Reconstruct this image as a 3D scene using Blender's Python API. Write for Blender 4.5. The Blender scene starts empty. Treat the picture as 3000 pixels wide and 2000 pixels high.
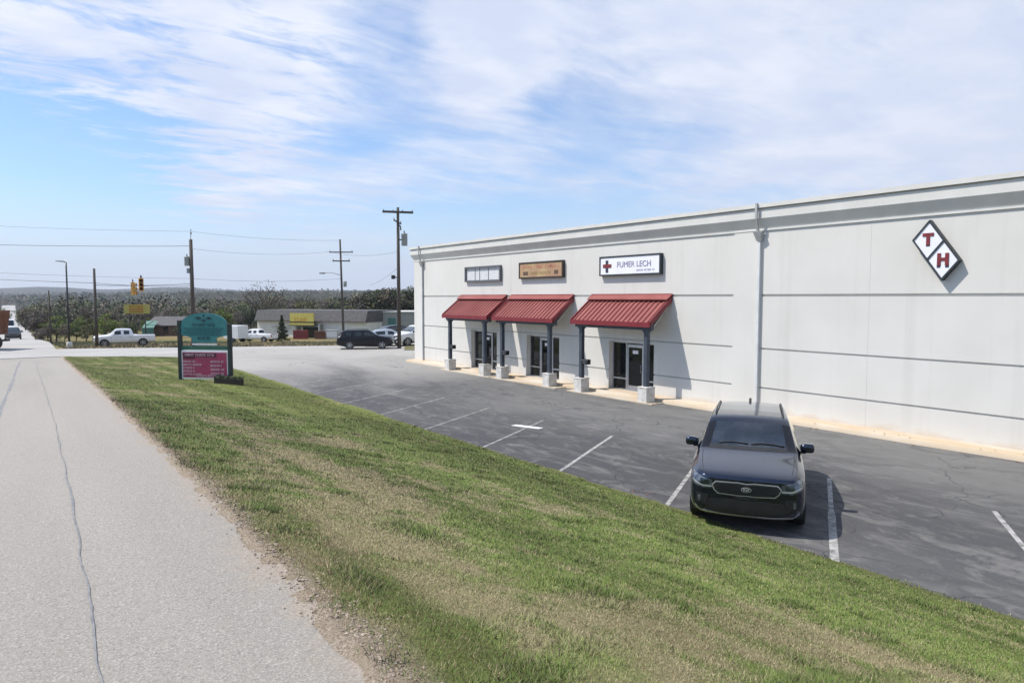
import bpy, bmesh, math, random
import numpy as np
from mathutils import Vector, Matrix
from mathutils.bvhtree import BVHTree

random.seed(7)
RNG = np.random.default_rng(11)
SC = bpy.context.scene
COL = SC.collection
R = math.radians

# ------------------------------------------------------------------ materials
def _nodes(name):
    m = bpy.data.materials.new(name)
    m.use_nodes = True
    nt = m.node_tree
    return m, nt, nt.nodes['Principled BSDF']

def N(nt, t, **kw):
    n = nt.nodes.new(t)
    for k, v in kw.items():
        setattr(n, k, v)
    return n

def c4(c):
    return (c[0], c[1], c[2], 1.0)

def mat(name, c1, c2=None, scale=3.0, rough=0.6, metal=0.0, bump=0.0, bscale=None, coat=0.0, detail=5.0,
        stretch=None, lo=0.35, hi=0.65, world=False, spec=0.5):
    """principled material: two tones mixed by noise, optional fine bump"""
    m, nt, b = _nodes(name)
    b.inputs['Roughness'].default_value = rough
    b.inputs['Metallic'].default_value = metal
    b.inputs['Specular IOR Level'].default_value = spec
    if coat:
        b.inputs['Coat Weight'].default_value = coat
        b.inputs['Coat Roughness'].default_value = 0.04
    if c2 is None:
        c2 = tuple(min(1, x * 1.12 + 0.003) for x in c1)
    if world:
        src = N(nt, 'ShaderNodeNewGeometry').outputs['Position']
    else:
        src = N(nt, 'ShaderNodeTexCoord').outputs['Object']
    mp = N(nt, 'ShaderNodeMapping')
    if stretch:
        mp.inputs['Scale'].default_value = stretch
    nt.links.new(src, mp.inputs['Vector'])
    n = N(nt, 'ShaderNodeTexNoise')
    n.inputs['Scale'].default_value = scale
    n.inputs['Detail'].default_value = detail
    nt.links.new(mp.outputs['Vector'], n.inputs['Vector'])
    mr = N(nt, 'ShaderNodeMapRange')
    mr.inputs['From Min'].default_value = lo
    mr.inputs['From Max'].default_value = hi
    nt.links.new(n.outputs['Fac'], mr.inputs['Value'])
    mx = N(nt, 'ShaderNodeMix', data_type='RGBA')
    mx.inputs['A'].default_value = c4(c1)
    mx.inputs['B'].default_value = c4(c2)
    nt.links.new(mr.outputs['Result'], mx.inputs['Factor'])
    nt.links.new(mx.outputs['Result'], b.inputs['Base Color'])
    if bump:
        n2 = N(nt, 'ShaderNodeTexNoise')
        n2.inputs['Scale'].default_value = bscale or scale * 8
        n2.inputs['Detail'].default_value = 4
        nt.links.new(src, n2.inputs['Vector'])
        bp = N(nt, 'ShaderNodeBump')
        bp.inputs['Strength'].default_value = bump
        bp.inputs['Distance'].default_value = 0.02
        nt.links.new(n2.outputs['Fac'], bp.inputs['Height'])
        nt.links.new(bp.outputs['Normal'], b.inputs['Normal'])
    return m

class NT:
    """small helper to write longer node graphs"""
    def __init__(s, m, nt):
        s.m, s.nt = m, nt
        s.pos = N(nt, 'ShaderNodeNewGeometry').outputs['Position']
    def noise(s, scale, detail=4, stretch=None, rot=0, dist=0.0, rough=0.55):
        mp = N(s.nt, 'ShaderNodeMapping')
        if stretch: mp.inputs['Scale'].default_value = stretch
        mp.inputs['Rotation'].default_value = (0, 0, rot)
        s.nt.links.new(s.pos, mp.inputs['Vector'])
        n = N(s.nt, 'ShaderNodeTexNoise')
        n.inputs['Scale'].default_value = scale
        n.inputs['Detail'].default_value = detail
        n.inputs['Roughness'].default_value = rough
        n.inputs['Distortion'].default_value = dist
        s.nt.links.new(mp.outputs['Vector'], n.inputs['Vector'])
        return n.outputs['Fac']
    def rng(s, v, a, b, c=0.0, d=1.0):
        mr = N(s.nt, 'ShaderNodeMapRange')
        for k, x in zip(('From Min', 'From Max', 'To Min', 'To Max'), (a, b, c, d)):
            mr.inputs[k].default_value = x
        s.nt.links.new(v, mr.inputs['Value'])
        return mr.outputs['Result']
    def mix(s, f, a, b, mode='MIX'):
        mx = N(s.nt, 'ShaderNodeMix', data_type='RGBA', blend_type=mode)
        for k, x in (('Factor', f), ('A', a), ('B', b)):
            if isinstance(x, (int, float)): mx.inputs[k].default_value = x
            elif isinstance(x, tuple): mx.inputs[k].default_value = c4(x)
            else: s.nt.links.new(x, mx.inputs[k])
        return mx.outputs['Result']
    def math(s, op, a, b=0.0):
        n = N(s.nt, 'ShaderNodeMath', operation=op)
        for i, x in enumerate((a, b)):
            if isinstance(x, (int, float)): n.inputs[i].default_value = x
            else: s.nt.links.new(x, n.inputs[i])
        return n.outputs[0]
    def bump(s, h, bsdf, strength=0.4, dist=0.02):
        bp = N(s.nt, 'ShaderNodeBump')
        bp.inputs['Strength'].default_value = strength
        bp.inputs['Distance'].default_value = dist
        s.nt.links.new(h, bp.inputs['Height'])
        s.nt.links.new(bp.outputs['Normal'], bsdf.inputs['Normal'])

M = {}
M['white_wall'] = None
M['cornice'] = mat('cornice_stucco', (.61, .60, .555), (.66, .65, .61), 1.5, .8, bump=.1, bscale=60)
M['red_metal'] = mat('red_metal_roof', (.205, .040, .034), (.265, .068, .058), 1.1, .55, bump=.03, lo=.3, hi=.7)
M['red_dark'] = mat('red_trim', (.17, .014, .02), (.21, .02, .025), 3, .45)
M['soffit'] = mat('soffit_panel', (.55, .54, .5), (.6, .6, .55), 3, .7)
M['post_blue'] = mat('post_paint', (.035, .045, .065), (.055, .065, .085), 4, .45)
M['concrete'] = mat('plinth_concrete', (.50, .48, .44), (.66, .64, .60), 5, .85, bump=.2, bscale=80)
M['clay_walk'] = mat('clay_stained_walk', (.47, .37, .25), (.53, .47, .38), 1.3, .9, bump=.3, bscale=40, world=True, lo=.38, hi=.62, stretch=(1.0, .35, 1))
M['alu'] = mat('storefront_aluminium', (.52, .53, .55), (.6, .61, .62), 3, .35, .6)
M['glass_dark'] = mat('dark_storefront_glass', (.006, .008, .009), (.014, .016, .017), 1.2, .06)
M['black'] = mat('black_plastic', (.012, .012, .013), (.02, .02, .021), 8, .5)
M['black_metal'] = mat('black_metal', (.014, .015, .017), (.022, .023, .026), 6, .4)
M['tyre'] = mat('tyre_rubber', (.018, .018, .018), (.03, .029, .028), 10, .8)
M['chrome'] = mat('chrome_trim', (.62, .63, .66), (.68, .69, .71), 5, .38, .75)
M['rim'] = mat('alloy_rim', (.42, .43, .45), (.5, .51, .53), 6, .3, .8)
M['carglass'] = mat('car_glass', (.012, .018, .018), (.02, .028, .028), 1.5, .05, coat=.5)
M['windshield'] = mat('windshield_glass', (.035, .048, .048), (.06, .078, .076), 1.3, .06, coat=.6, lo=.4, hi=.6)
def clear_glass():
    m = bpy.data.materials.new('tinted_clear_glass'); m.use_nodes = True
    nt = m.node_tree; nt.nodes.clear()
    o = N(nt, 'ShaderNodeOutputMaterial'); mx = N(nt, 'ShaderNodeMixShader')
    tr = N(nt, 'ShaderNodeBsdfTransparent'); tr.inputs[0].default_value = (.50, .56, .55, 1)
    gl = N(nt, 'ShaderNodeBsdfGlossy'); gl.inputs['Roughness'].default_value = .04; gl.inputs['Color'].default_value = (.9, .95, .95, 1)
    lw = N(nt, 'ShaderNodeLayerWeight'); lw.inputs['Blend'].default_value = .22
    tc_ = N(nt, 'ShaderNodeTexCoord'); nz = N(nt, 'ShaderNodeTexNoise'); nz.inputs['Scale'].default_value = 2.2; nz.inputs['Detail'].default_value = 4
    nt.links.new(tc_.outputs['Object'], nz.inputs['Vector'])
    ad = N(nt, 'ShaderNodeMath', operation='MULTIPLY_ADD'); ad.inputs[1].default_value = .22; ad.inputs[2].default_value = .05
    nt.links.new(nz.outputs['Fac'], ad.inputs[0])
    sm = N(nt, 'ShaderNodeMath', operation='ADD', use_clamp=True)
    nt.links.new(lw.outputs['Fresnel'], sm.inputs[0]); nt.links.new(ad.outputs[0], sm.inputs[1])
    nt.links.new(sm.outputs[0], mx.inputs[0]); nt.links.new(tr.outputs[0], mx.inputs[1]); nt.links.new(gl.outputs[0], mx.inputs[2])
    nt.links.new(mx.outputs[0], o.inputs['Surface'])
    return m
M['clear_glass'] = clear_glass()
M['seat_cloth'] = mat('grey_seat_cloth', (.11, .115, .11), (.16, .16, .155), 12, .9)
M['dash'] = mat('dashboard_plastic', (.05, .055, .055), (.08, .085, .085), 6, .7)
M['lamp_glass'] = mat('headlight_glass', (.05, .058, .068), (.16, .18, .20), 9, .08, .35, coat=1.0)
M['red_lamp'] = mat('tail_lamp', (.30, .01, .01), (.4, .02, .02), 5, .2, coat=.5)
M['amber'] = mat('amber_lamp', (.45, .12, .02), (.5, .15, .03), 5, .25)
M['paint_dark'] = mat('graphite_paint', (.013, .020, .038), (.015, .023, .042), 2, .20, .7, coat=1.0)
M['paint_black'] = mat('black_paint', (.006, .007, .010), (.008, .009, .012), 2, .3, 0, coat=.12, spec=.3)
M['paint_white'] = mat('white_paint', (.74, .75, .77), (.78, .79, .80), 2, .35, coat=.6)
M['paint_silver'] = mat('silver_paint', (.50, .53, .55), (.54, .57, .59), 2, .3, .5, coat=.8)
M['rust_brown'] = mat('rusty_steel', (.10, .035, .018), (.17, .07, .035), 3, .8, bump=.2)
M['sign_teal'] = mat('teal_sign_board', (.022, .17, .175), (.035, .20, .205), 3, .5)
M['sign_green'] = mat('green_rail', (.02, .10, .07), (.03, .13, .09), 3, .6)
M['sign_magenta'] = mat('magenta_sign_board', (.30, .028, .085), (.35, .05, .11), 2, .5)
M['sign_maroon'] = mat('maroon_letters', (.07, .008, .018), (.09, .012, .022), 3, .6)
M['sign_pale'] = mat('pale_lettering', (.52, .36, .44), (.60, .45, .52), 4, .6)
M['sign_dark'] = mat('dark_lettering', (.006, .035, .045), (.01, .045, .055), 4, .6)
M['sign_white'] = mat('sign_face_white', (.80, .80, .84), (.84, .84, .87), 2, .45)
M['sign_post'] = mat('dark_sign_post', (.010, .022, .022), (.02, .03, .03), 4, .6)
M['planter_wood'] = mat('dark_planter_timber', (.020, .016, .012), (.04, .03, .024), 5, .85, stretch=(1, 1, 6))
M['frame_grey'] = mat('grey_sign_frame', (.10, .105, .115), (.14, .145, .155), 4, .5)
M['frame_dark'] = mat('dark_sign_frame', (.018, .024, .028), (.03, .038, .042), 4, .5)
M['frame_brown'] = mat('brown_sign_frame', (.035, .022, .018), (.05, .033, .026), 4, .5)
M['banner_tan'] = mat('tan_banner', (.40, .24, .14), (.47, .34, .17), 1.6, .6, lo=.4, hi=.6)
M['banner_red'] = mat('faded_red_print', (.42, .15, .10), (.47, .20, .13), 4, .6)
M['banner_olive'] = mat('olive_print', (.24, .17, .06), (.30, .21, .09), 4, .6)
M['letter_red'] = mat('brick_red_letter', (.17, .018, .022), (.21, .03, .03), 6, .5)
M['letter_navy'] = mat('navy_letter', (.03, .03, .06), (.05, .045, .08), 6, .5)
M['letter_grey'] = mat('grey_violet_letter', (.24, .22, .33), (.30, .28, .38), 6, .5)
M['pole_wood'] = mat('weathered_pole_wood', (.055, .045, .038), (.10, .085, .07), 2, .9, stretch=(6, 6, .4), bump=.2)
M['transformer'] = mat('transformer_grey', (.20, .22, .22), (.26, .28, .27), 3, .5)
M['insulator'] = mat('insulator_ceramic', (.22, .22, .23), (.32, .32, .33), 8, .3)
M['wire'] = mat('wire_black', (.03, .03, .033), (.04, .04, .043), 2, .6)
M['signal_yellow'] = mat('signal_yellow', (.52, .27, .05), (.60, .33, .08), 4, .5)
M['yellow_sign'] = mat('yellow_sign', (.42, .36, .06), (.48, .41, .10), 3, .5)
M['orange_print'] = mat('orange_print', (.38, .16, .01), (.42, .2, .015), 3, .5)
M['shop_wall'] = mat('shop_white_wall', (.66, .64, .56), (.72, .70, .62), 1, .8)
M['shop_roof'] = mat('grey_shingle', (.075, .073, .073), (.11, .105, .105), 2.5, .85, bump=.2)
M['grey_shed'] = mat('grey_shed_metal', (.27, .275, .25), (.33, .335, .30), 1.2, .6)
M['brick_brown'] = mat('brown_brick', (.11, .065, .045), (.15, .09, .065), 2, .85)
M['awning_teal'] = mat('teal_awning', (.06, .17, .14), (.08, .21, .17), 2, .7)
M['bark'] = mat('bark', (.045, .035, .028), (.09, .075, .06), 6, .95)
M['stone'] = mat('edge_gravel', (.24, .18, .13), (.46, .38, .30), 9, .85, world=True)
M['paint_line'] = mat('worn_white_paint', (.12, .12, .118), (.40, .39, .37), 6, .8, world=True, lo=.3, hi=.6, detail=8)
M['paint_fade'] = mat('faded_white_paint', (.12, .12, .12), (.30, .30, .29), 5, .85, world=True, lo=.35, hi=.65, detail=8)
M['leaf_litter'] = mat('leaf_litter', (.16, .075, .05), (.24, .13, .09), 9, .9)

def leafmat(name, c1, c2):
    m, nt, b = _nodes(name)
    g = NT(m, nt)
    oi = N(nt, 'ShaderNodeNewGeometry').outputs['Random Per Island']
    ob = N(nt, 'ShaderNodeObjectInfo').outputs['Random']
    col = g.mix(g.math('ADD', g.math('MULTIPLY', oi, .22), g.math('MULTIPLY', ob, .78)), c1, c2)
    nt.links.new(col, b.inputs['Base Color'])
    nv = N(nt, 'ShaderNodeNewGeometry').outputs['Normal']
    va = N(nt, 'ShaderNodeVectorMath', operation='MULTIPLY_ADD')
    va.inputs[1].default_value = (.7, .7, .7); va.inputs[2].default_value = (0, 0, .45)
    nt.links.new(nv, va.inputs[0])
    vn = N(nt, 'ShaderNodeVectorMath', operation='NORMALIZE'); nt.links.new(va.outputs[0], vn.inputs[0])
    nt.links.new(vn.outputs[0], b.inputs['Normal'])
    b.inputs['Roughness'].default_value = .75
    b.inputs['Specular IOR Level'].default_value = .25
    return m
M['leaf_green'] = leafmat('leaf_green', (.050, .080, .020), (.110, .145, .042))
M['leaf_yellow'] = leafmat('leaf_spring', (.085, .12, .018), (.15, .19, .035))
M['leaf_dark'] = leafmat('leaf_evergreen', (.028, .042, .018), (.070, .085, .036))
M['leaf_brown'] = leafmat('leaf_bare_brown', (.062, .051, .037), (.150, .120, .084))
M['leaf_grey'] = leafmat('leaf_grey_twig', (.085, .074, .060), (.175, .152, .122))
M['leaf_olive'] = leafmat('leaf_olive', (.065, .068, .024), (.145, .135, .052))

# main facade wall: white painted panels with faint weathering and clay splash at the foot
def wall_mat():
    m, nt, b = _nodes('white_painted_wall')
    g = NT(m, nt)
    n1 = g.noise(.45, 5)
    col = g.mix(g.rng(n1, .35, .65), (.622, .604, .556), (.670, .652, .606))
    st = g.noise(1.0, 4, stretch=(1, 3.0, .10))
    col = g.mix(g.rng(st, .54, .72, 0, .22), col, (.47, .455, .41))
    sep = N(nt, 'ShaderNodeSeparateXYZ'); nt.links.new(g.pos, sep.inputs[0])
    nz = g.noise(1.6, 5, stretch=(1, .8, 1))
    hgt = g.math('ADD', sep.outputs['Z'], g.rng(nz, .3, .7, .14, -.14))
    splash = g.rng(hgt, .10, .34, .6, 0)
    col = g.mix(splash, col, (.56, .44, .32))
    nt.links.new(col, b.inputs['Base Color'])
    b.inputs['Roughness'].default_value = .75
    g.bump(g.noise(45, 3), b, .08)
    return m
M['white_wall'] = wall_mat()

def asphalt_mat():
    m, nt, b = _nodes('parking_asphalt')
    g = NT(m, nt)
    sep = N(nt, 'ShaderNodeSeparateXYZ'); nt.links.new(g.pos, sep.inputs[0])
    big = g.noise(.16, 6, stretch=(1.0, .45, 1), dist=.6)
    mid = g.noise(.9, 7, stretch=(1.0, .5, 1), dist=.9, rough=.65)
    fine = g.noise(70, 3)
    # the driving lane near the building and the far apron are worn lighter
    lane = g.rng(g.math('ADD', sep.outputs['X'], g.rng(big, .3, .7, -2.2, 2.2)), 13.0, 17.0)
    far = g.rng(g.math('ADD', sep.outputs['Y'], g.rng(big, .3, .7, -5, 5)), 27, 45)
    c = g.mix(g.rng(big, .32, .66), (.048, .049, .054), (.092, .091, .092))
    c = g.mix(g.math('MULTIPLY', lane, .75), c, (.165, .163, .153))
    c = g.mix(g.rng(mid, .50, .70, 0, .55), c, (.040, .040, .044))
    st2 = g.noise(1.3, 9, stretch=(1.3, .34, 1), rot=.12, dist=1.1, rough=.72)
    c = g.mix(g.rng(st2, .50, .66, 0, .50), c, (.20, .196, .186))
    pt = g.noise(1.7, 7, stretch=(1, .7, 1), dist=1.2)
    c = g.mix(g.rng(pt, .55, .70, 0, .50), c, (.20, .195, .185))
    sp_ = g.noise(3.4, 6, rough=.7)
    c = g.mix(g.rng(sp_, .60, .70, 0, .45), c, (.040, .040, .043))
    sp2 = g.noise(9.0, 6, rough=.75)
    c = g.mix(g.rng(sp2, .58, .70, 0, .40), c, (.24, .235, .225))
    # worn concrete-like repair near the right of the stalls
    dv = N(nt, 'ShaderNodeVectorMath', operation='DISTANCE'); nt.links.new(g.pos, dv.inputs[0]); dv.inputs[1].default_value = (12.0, 3.55, 0)
    rm = g.rng(g.math('ADD', dv.outputs['Value'], g.rng(g.noise(2.6, 6, rough=.7), .3, .7, .8, -.8)), .10, .75, .5, 0)
    c = g.mix(rm, c, (.20, .195, .185))
    c = g.mix(g.math('MULTIPLY', far, .85), c, (.40, .385, .355))
    c = g.mix(g.rng(fine, .45, .75, 0, .30), c, (.22, .215, .205))
    # fine crack lines
    vo = N(nt, 'ShaderNodeTexVoronoi', feature='DISTANCE_TO_EDGE')
    vo.inputs['Scale'].default_value = .38
    wp = N(nt, 'ShaderNodeTexNoise'); wp.inputs['Scale'].default_value = 1.3
    nt.links.new(g.pos, wp.inputs['Vector'])
    ad = N(nt, 'ShaderNodeMix', data_type='RGBA', blend_type='LINEAR_LIGHT'); ad.inputs['Factor'].default_value = .5
    nt.links.new(g.pos, ad.inputs['A']); nt.links.new(wp.outputs['Color'], ad.inputs['B'])
    nt.links.new(ad.outputs['Result'], vo.inputs['Vector'])
    cm = g.math('MULTIPLY', g.rng(vo.outputs['Distance'], .002, .010, .55, 0), g.rng(g.noise(.35, 3), .42, .56))
    c = g.mix(cm, c, (.024, .024, .026))
    nt.links.new(c, b.inputs['Base Color'])
    b.inputs['Roughness'].default_value = .82
    b.inputs['Specular IOR Level'].default_value = .2
    g.bump(fine, b, .35, .01)
    return m
M['asphalt'] = asphalt_mat()

def road_mat():
    m, nt, b = _nodes('road_chip_seal')
    g = NT(m, nt)
    big = g.noise(.35, 4, stretch=(2.2, .22, 1))
    fine = g.noise(42, 5, rough=.85)
    fine2 = g.noise(85, 3)
    c = g.mix(g.rng(big, .3, .7), (.262, .243, .212), (.312, .290, .256))
    c = g.mix(g.rng(fine, .50, .62, 0, .72), c, (.15, .138, .122))
    c = g.mix(g.rng(fine2, .52, .66, 0, .62), c, (.52, .485, .43))
    md = g.noise(4.0, 5)
    c = g.mix(g.rng(md, .62, .75, 0, .25), c, (.22, .205, .19))
    # sandy grit washed over the broken pavement edge ('tone' red = metres from the edge)
    at = N(nt, 'ShaderNodeAttribute', attribute_name='tone')
    sp = N(nt, 'ShaderNodeSeparateColor'); nt.links.new(at.outputs['Color'], sp.inputs[0])
    e1 = g.noise(1.5, 3); e2 = g.noise(9, 6, rough=.7)
    dd = g.math('ADD', sp.outputs[0], g.math('ADD', g.rng(e1, .35, .65, .16, -.10), g.rng(e2, .3, .7, .09, -.09)))
    dirt = g.mix(g.rng(g.noise(50, 4, rough=.8), .4, .6), (.24, .185, .135), (.42, .355, .285))
    c = g.mix(g.rng(dd, -.02, .30, .8, 0), c, dirt)
    nt.links.new(c, b.inputs['Base Color'])
    b.inputs['Roughness'].default_value = .9
    g.bump(fine, b, .7, .012)
    return m
M['road'] = road_mat()
M['street'] = mat('light_street', (.33, .32, .30), (.40, .39, .365), .5, .9, world=True, bump=.2, bscale=40, stretch=(.3, 1, 1))
M['crack'] = mat('sealed_seam', (.13, .135, .145), (.26, .255, .245), 9, .7, world=True, lo=.3, hi=.7)
M['wheelpath'] = mat('worn_wheel_path', (.235, .225, .205), (.32, .30, .27), 45, .88, world=True, bump=.4, bscale=55)

def terrain_mat():
    m, nt, b = _nodes('terrain_ground')
    g = NT(m, nt)
    n1 = g.noise(.05, 6)
    n2 = g.noise(.012, 6)
    ln = N(nt, 'ShaderNodeVectorMath', operation='LENGTH'); nt.links.new(g.pos, ln.inputs[0])
    grass = g.mix(g.rng(n1, .35, .65), (.22, .17, .085), (.13, .13, .050))
    wood = g.mix(g.rng(n1, .38, .62), (.026, .028, .016), (.050, .044, .033))
    wood = g.mix(g.rng(n2, .5, .62, 0, .8), wood, (.050, .058, .026))
    c = g.mix(g.rng(ln.outputs['Value'], 150, 260), grass, wood)
    nt.links.new(c, b.inputs['Base Color'])
    b.inputs['Roughness'].default_value = .95
    b.inputs['Specular IOR Level'].default_value = .1
    return m
M['terrain'] = terrain_mat()

def grass_ground_mat():
    m, nt, b = _nodes('bank_soil_and_thatch')
    g = NT(m, nt)
    at = N(nt, 'ShaderNodeAttribute', attribute_name='tone')
    f = g.noise(38, 5, rough=.75)
    c = g.mix(g.rng(f, .36, .64, 0, .75), at.outputs['Color'], (.175, .15, .078))
    f2 = g.noise(16, 4)
    c = g.mix(g.rng(f2, .55, .7, 0, .4), c, (.085, .105, .030))
    grit = g.mix(g.rng(g.noise(62, 4, rough=.8), .40, .60), (.19, .145, .105), (.50, .43, .345))
    grit = g.mix(g.rng(g.noise(6, 5), .45, .62, 0, .6), grit, (.31, .25, .18))
    c = g.mix(g.math('MULTIPLY', at.outputs['Alpha'], .85), c, grit)
    nt.links.new(c, b.inputs['Base Color'])
    b.inputs['Roughness'].default_value = 1.0
    b.inputs['Specular IOR Level'].default_value = .05
    g.bump(f, b, .9, .03)
    return m
M['bank'] = grass_ground_mat()

def blade_mat():
    m, nt, b = _nodes('grass_blade')
    at = N(nt, 'ShaderNodeAttribute', attribute_name='tone')
    nt.links.new(at.outputs['Color'], b.inputs['Base Color'])
    nv = N(nt, 'ShaderNodeNewGeometry').outputs['Normal']
    va = N(nt, 'ShaderNodeVectorMath', operation='MULTIPLY_ADD')
    va.inputs[1].default_value = (.5, .5, .5); va.inputs[2].default_value = (0, 0, .75)
    nt.links.new(nv, va.inputs[0])
    vn = N(nt, 'ShaderNodeVectorMath', operation='NORMALIZE'); nt.links.new(va.outputs[0], vn.inputs[0])
    nt.links.new(vn.outputs[0], b.inputs['Normal'])
    b.inputs['Roughness'].default_value = .7
    b.inputs['Specular IOR Level'].default_value = .25
    return m
M['blade'] = blade_mat()

# ------------------------------------------------------------------ mesh builder
class MB:
    def __init__(s):
        s.v, s.f, s.m, s.sm = [], [], [], []
        s.mats = []
    def mi(s, m):
        if m not in s.mats: s.mats.append(m)
        return s.mats.index(m)
    def add(s, vs, fs, m=None, smooth=False):
        o = len(s.v)
        s.v += [tuple(v) for v in vs]
        k = s.mi(m) if m is not None else 0
        for f in fs:
            s.f.append([o + i for i in f]); s.m.append(k); s.sm.append(smooth)
        return s
    def box(s, x0, x1, y0, y1, z0, z1, m=None, mt=None, bev=0.0):
        if bev <= 0:
            vs = [(x, y, z) for z in (z0, z1) for y in (y0, y1) for x in (x0, x1)]
            fs = [(0, 2, 3, 1), (4, 5, 7, 6), (0, 1, 5, 4), (2, 6, 7, 3), (0, 4, 6, 2), (1, 3, 7, 5)]
        else:
            bm = bmesh.new()
            bmesh.ops.create_cube(bm, size=1)
            for v in bm.verts:
                v.co = Vector(((x0 + x1) / 2 + v.co.x * (x1 - x0), (y0 + y1) / 2 + v.co.y * (y1 - y0), (z0 + z1) / 2 + v.co.z * (z1 - z0)))
            bmesh.ops.bevel(bm, geom=bm.edges[:], offset=bev, segments=2, affect='EDGES', profile=.5)
            bm.verts.index_update()
            vs = [v.co.copy() for v in bm.verts]; fs = [[v.index for v in f.verts] for f in bm.faces]
            bm.free()
        if mt is not None: vs = [mt @ Vector(v) for v in vs]
        return s.add(vs, fs, m)
    def tube(s, pts, r, n=8, m=None, cap=True, smooth=True):
        pts = [Vector(p) for p in pts]
        rs = r if isinstance(r, (list, tuple)) else [r] * len(pts)
        vs, fs = [], []
        for i, p in enumerate(pts):
            d = (pts[min(i + 1, len(pts) - 1)] - pts[max(i - 1, 0)]).normalized()
            a = d.cross(Vector((0, 0, 1)))
            if a.length < 1e-3: a = Vector((1, 0, 0))
            a.normalize(); b = d.cross(a)
            for k in range(n):
                t = 2 * math.pi * k / n
                vs.append(p + (a * math.cos(t) + b * math.sin(t)) * rs[i])
        for i in range(len(pts) - 1):
            for k in range(n):
                fs.append((i * n + k, i * n + (k + 1) % n, (i + 1) * n + (k + 1) % n, (i + 1) * n + k))
        if cap:
            fs.append(tuple(range(n))[::-1]); fs.append(tuple((len(pts) - 1) * n + k for k in range(n)))
        return s.add(vs, fs, m, smooth)
    def prism(s, poly, d0, d1, axis='X', m=None):
        """extrude a 2-D outline; axis X: poly is (y,z)"""
        def P(p, d):
            return (d, p[0], p[1]) if axis == 'X' else (p[0], d, p[1]) if axis == 'Y' else (p[0], p[1], d)
        n = len(poly)
        vs = [P(p, d0) for p in poly] + [P(p, d1) for p in poly]
        fs = [tuple(range(n))[::-1], tuple(range(n, 2 * n))]
        fs += [(i, (i + 1) % n, n + (i + 1) % n, n + i) for i in range(n)]
        return s.add(vs, fs, m)
    def lathe(s, prof, n=20, m=None, axis='Z', c=(0, 0, 0), smooth=True):
        vs, fs = [], []
        for r, h in prof:
            for k in range(n):
                t = 2 * math.pi * k / n
                a, b = r * math.cos(t), r * math.sin(t)
                p = (a, b, h) if axis == 'Z' else (a, h, b) if axis == 'Y' else (h, a, b)
                vs.append((p[0] + c[0], p[1] + c[1], p[2] + c[2]))
        for i in range(len(prof) - 1):
            for k in range(n):
                fs.append((i * n + k, i * n + (k + 1) % n, (i + 1) * n + (k + 1) % n, (i + 1) * n + k))
        fs.append(tuple(range(n))[::-1]); fs.append(tuple((len(prof) - 1) * n + k for k in range(n)))
        return s.add(vs, fs, m, smooth)
    def build(s, name, m=None, parent=None, fix=True):
        me = bpy.data.meshes.new(name)
        me.from_pydata(s.v, [], s.f)
        if s.mats and s.mats != [None]:
            for x in s.mats: me.materials.append(x if x is not None else m)
            me.polygons.foreach_set('material_index', s.m)
        elif m is not None:
            me.materials.append(m)
        me.polygons.foreach_set('use_smooth', s.sm)
        me.update()
        if fix:
            bm = bmesh.new(); bm.from_mesh(me)
            bmesh.ops.recalc_face_normals(bm, faces=bm.faces[:])
            bm.to_mesh(me); bm.free()
        o = bpy.data.objects.new(name, me)
        COL.objects.link(o)
        if parent is not None: o.parent = parent
        return o

def tag(o, label=None, cat=None, group=None, kind=None):
    if label: o['label'] = label
    if cat: o['category'] = cat
    if group: o['group'] = group
    if kind: o['kind'] = kind
    return o

def thing(name, label, cat, loc=(0, 0, 0), rz=0.0, group=None):
    o = bpy.data.objects.new(name, None)
    COL.objects.link(o)
    o.empty_display_size = .3
    o.location = loc; o.rotation_euler = (0, 0, rz)
    return tag(o, label, cat, group)

def dup(o, loc=None, rz=None, label=None, scale=None):
    r = o.copy(); COL.objects.link(r)
    if loc is not None: r.location = loc
    if rz is not None: r.rotation_euler = (0, 0, rz)
    if scale is not None: r.scale = (scale,) * 3 if isinstance(scale, (int, float)) else scale
    if label: r['label'] = label
    for ch in list(o.children):
        c = ch.copy(); COL.objects.link(c); c.parent = r
        for g in list(ch.children):
            d = g.copy(); COL.objects.link(d); d.parent = c
    return r

def text_part(name, body, size, mtx, m, parent=None, extrude=.01, bold=.0, align='CENTER'):
    cu = bpy.data.curves.new(name, 'FONT')
    cu.body = body; cu.size = size; cu.extrude = extrude; cu.offset = bold
    cu.align_x = align; cu.align_y = 'CENTER'
    t = bpy.data.objects.new(name, cu)
    COL.objects.link(t)
    dg = bpy.context.evaluated_depsgraph_get(); dg.update()
    me = bpy.data.meshes.new_from_object(t.evaluated_get(dg))
    bpy.data.objects.remove(t); bpy.data.curves.remove(cu)
    me.transform(mtx)
    me.materials.clear(); me.materials.append(m)
    o = bpy.data.objects.new(name, me); COL.objects.link(o)
    if parent is not None: o.parent = parent
    return o

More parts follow.
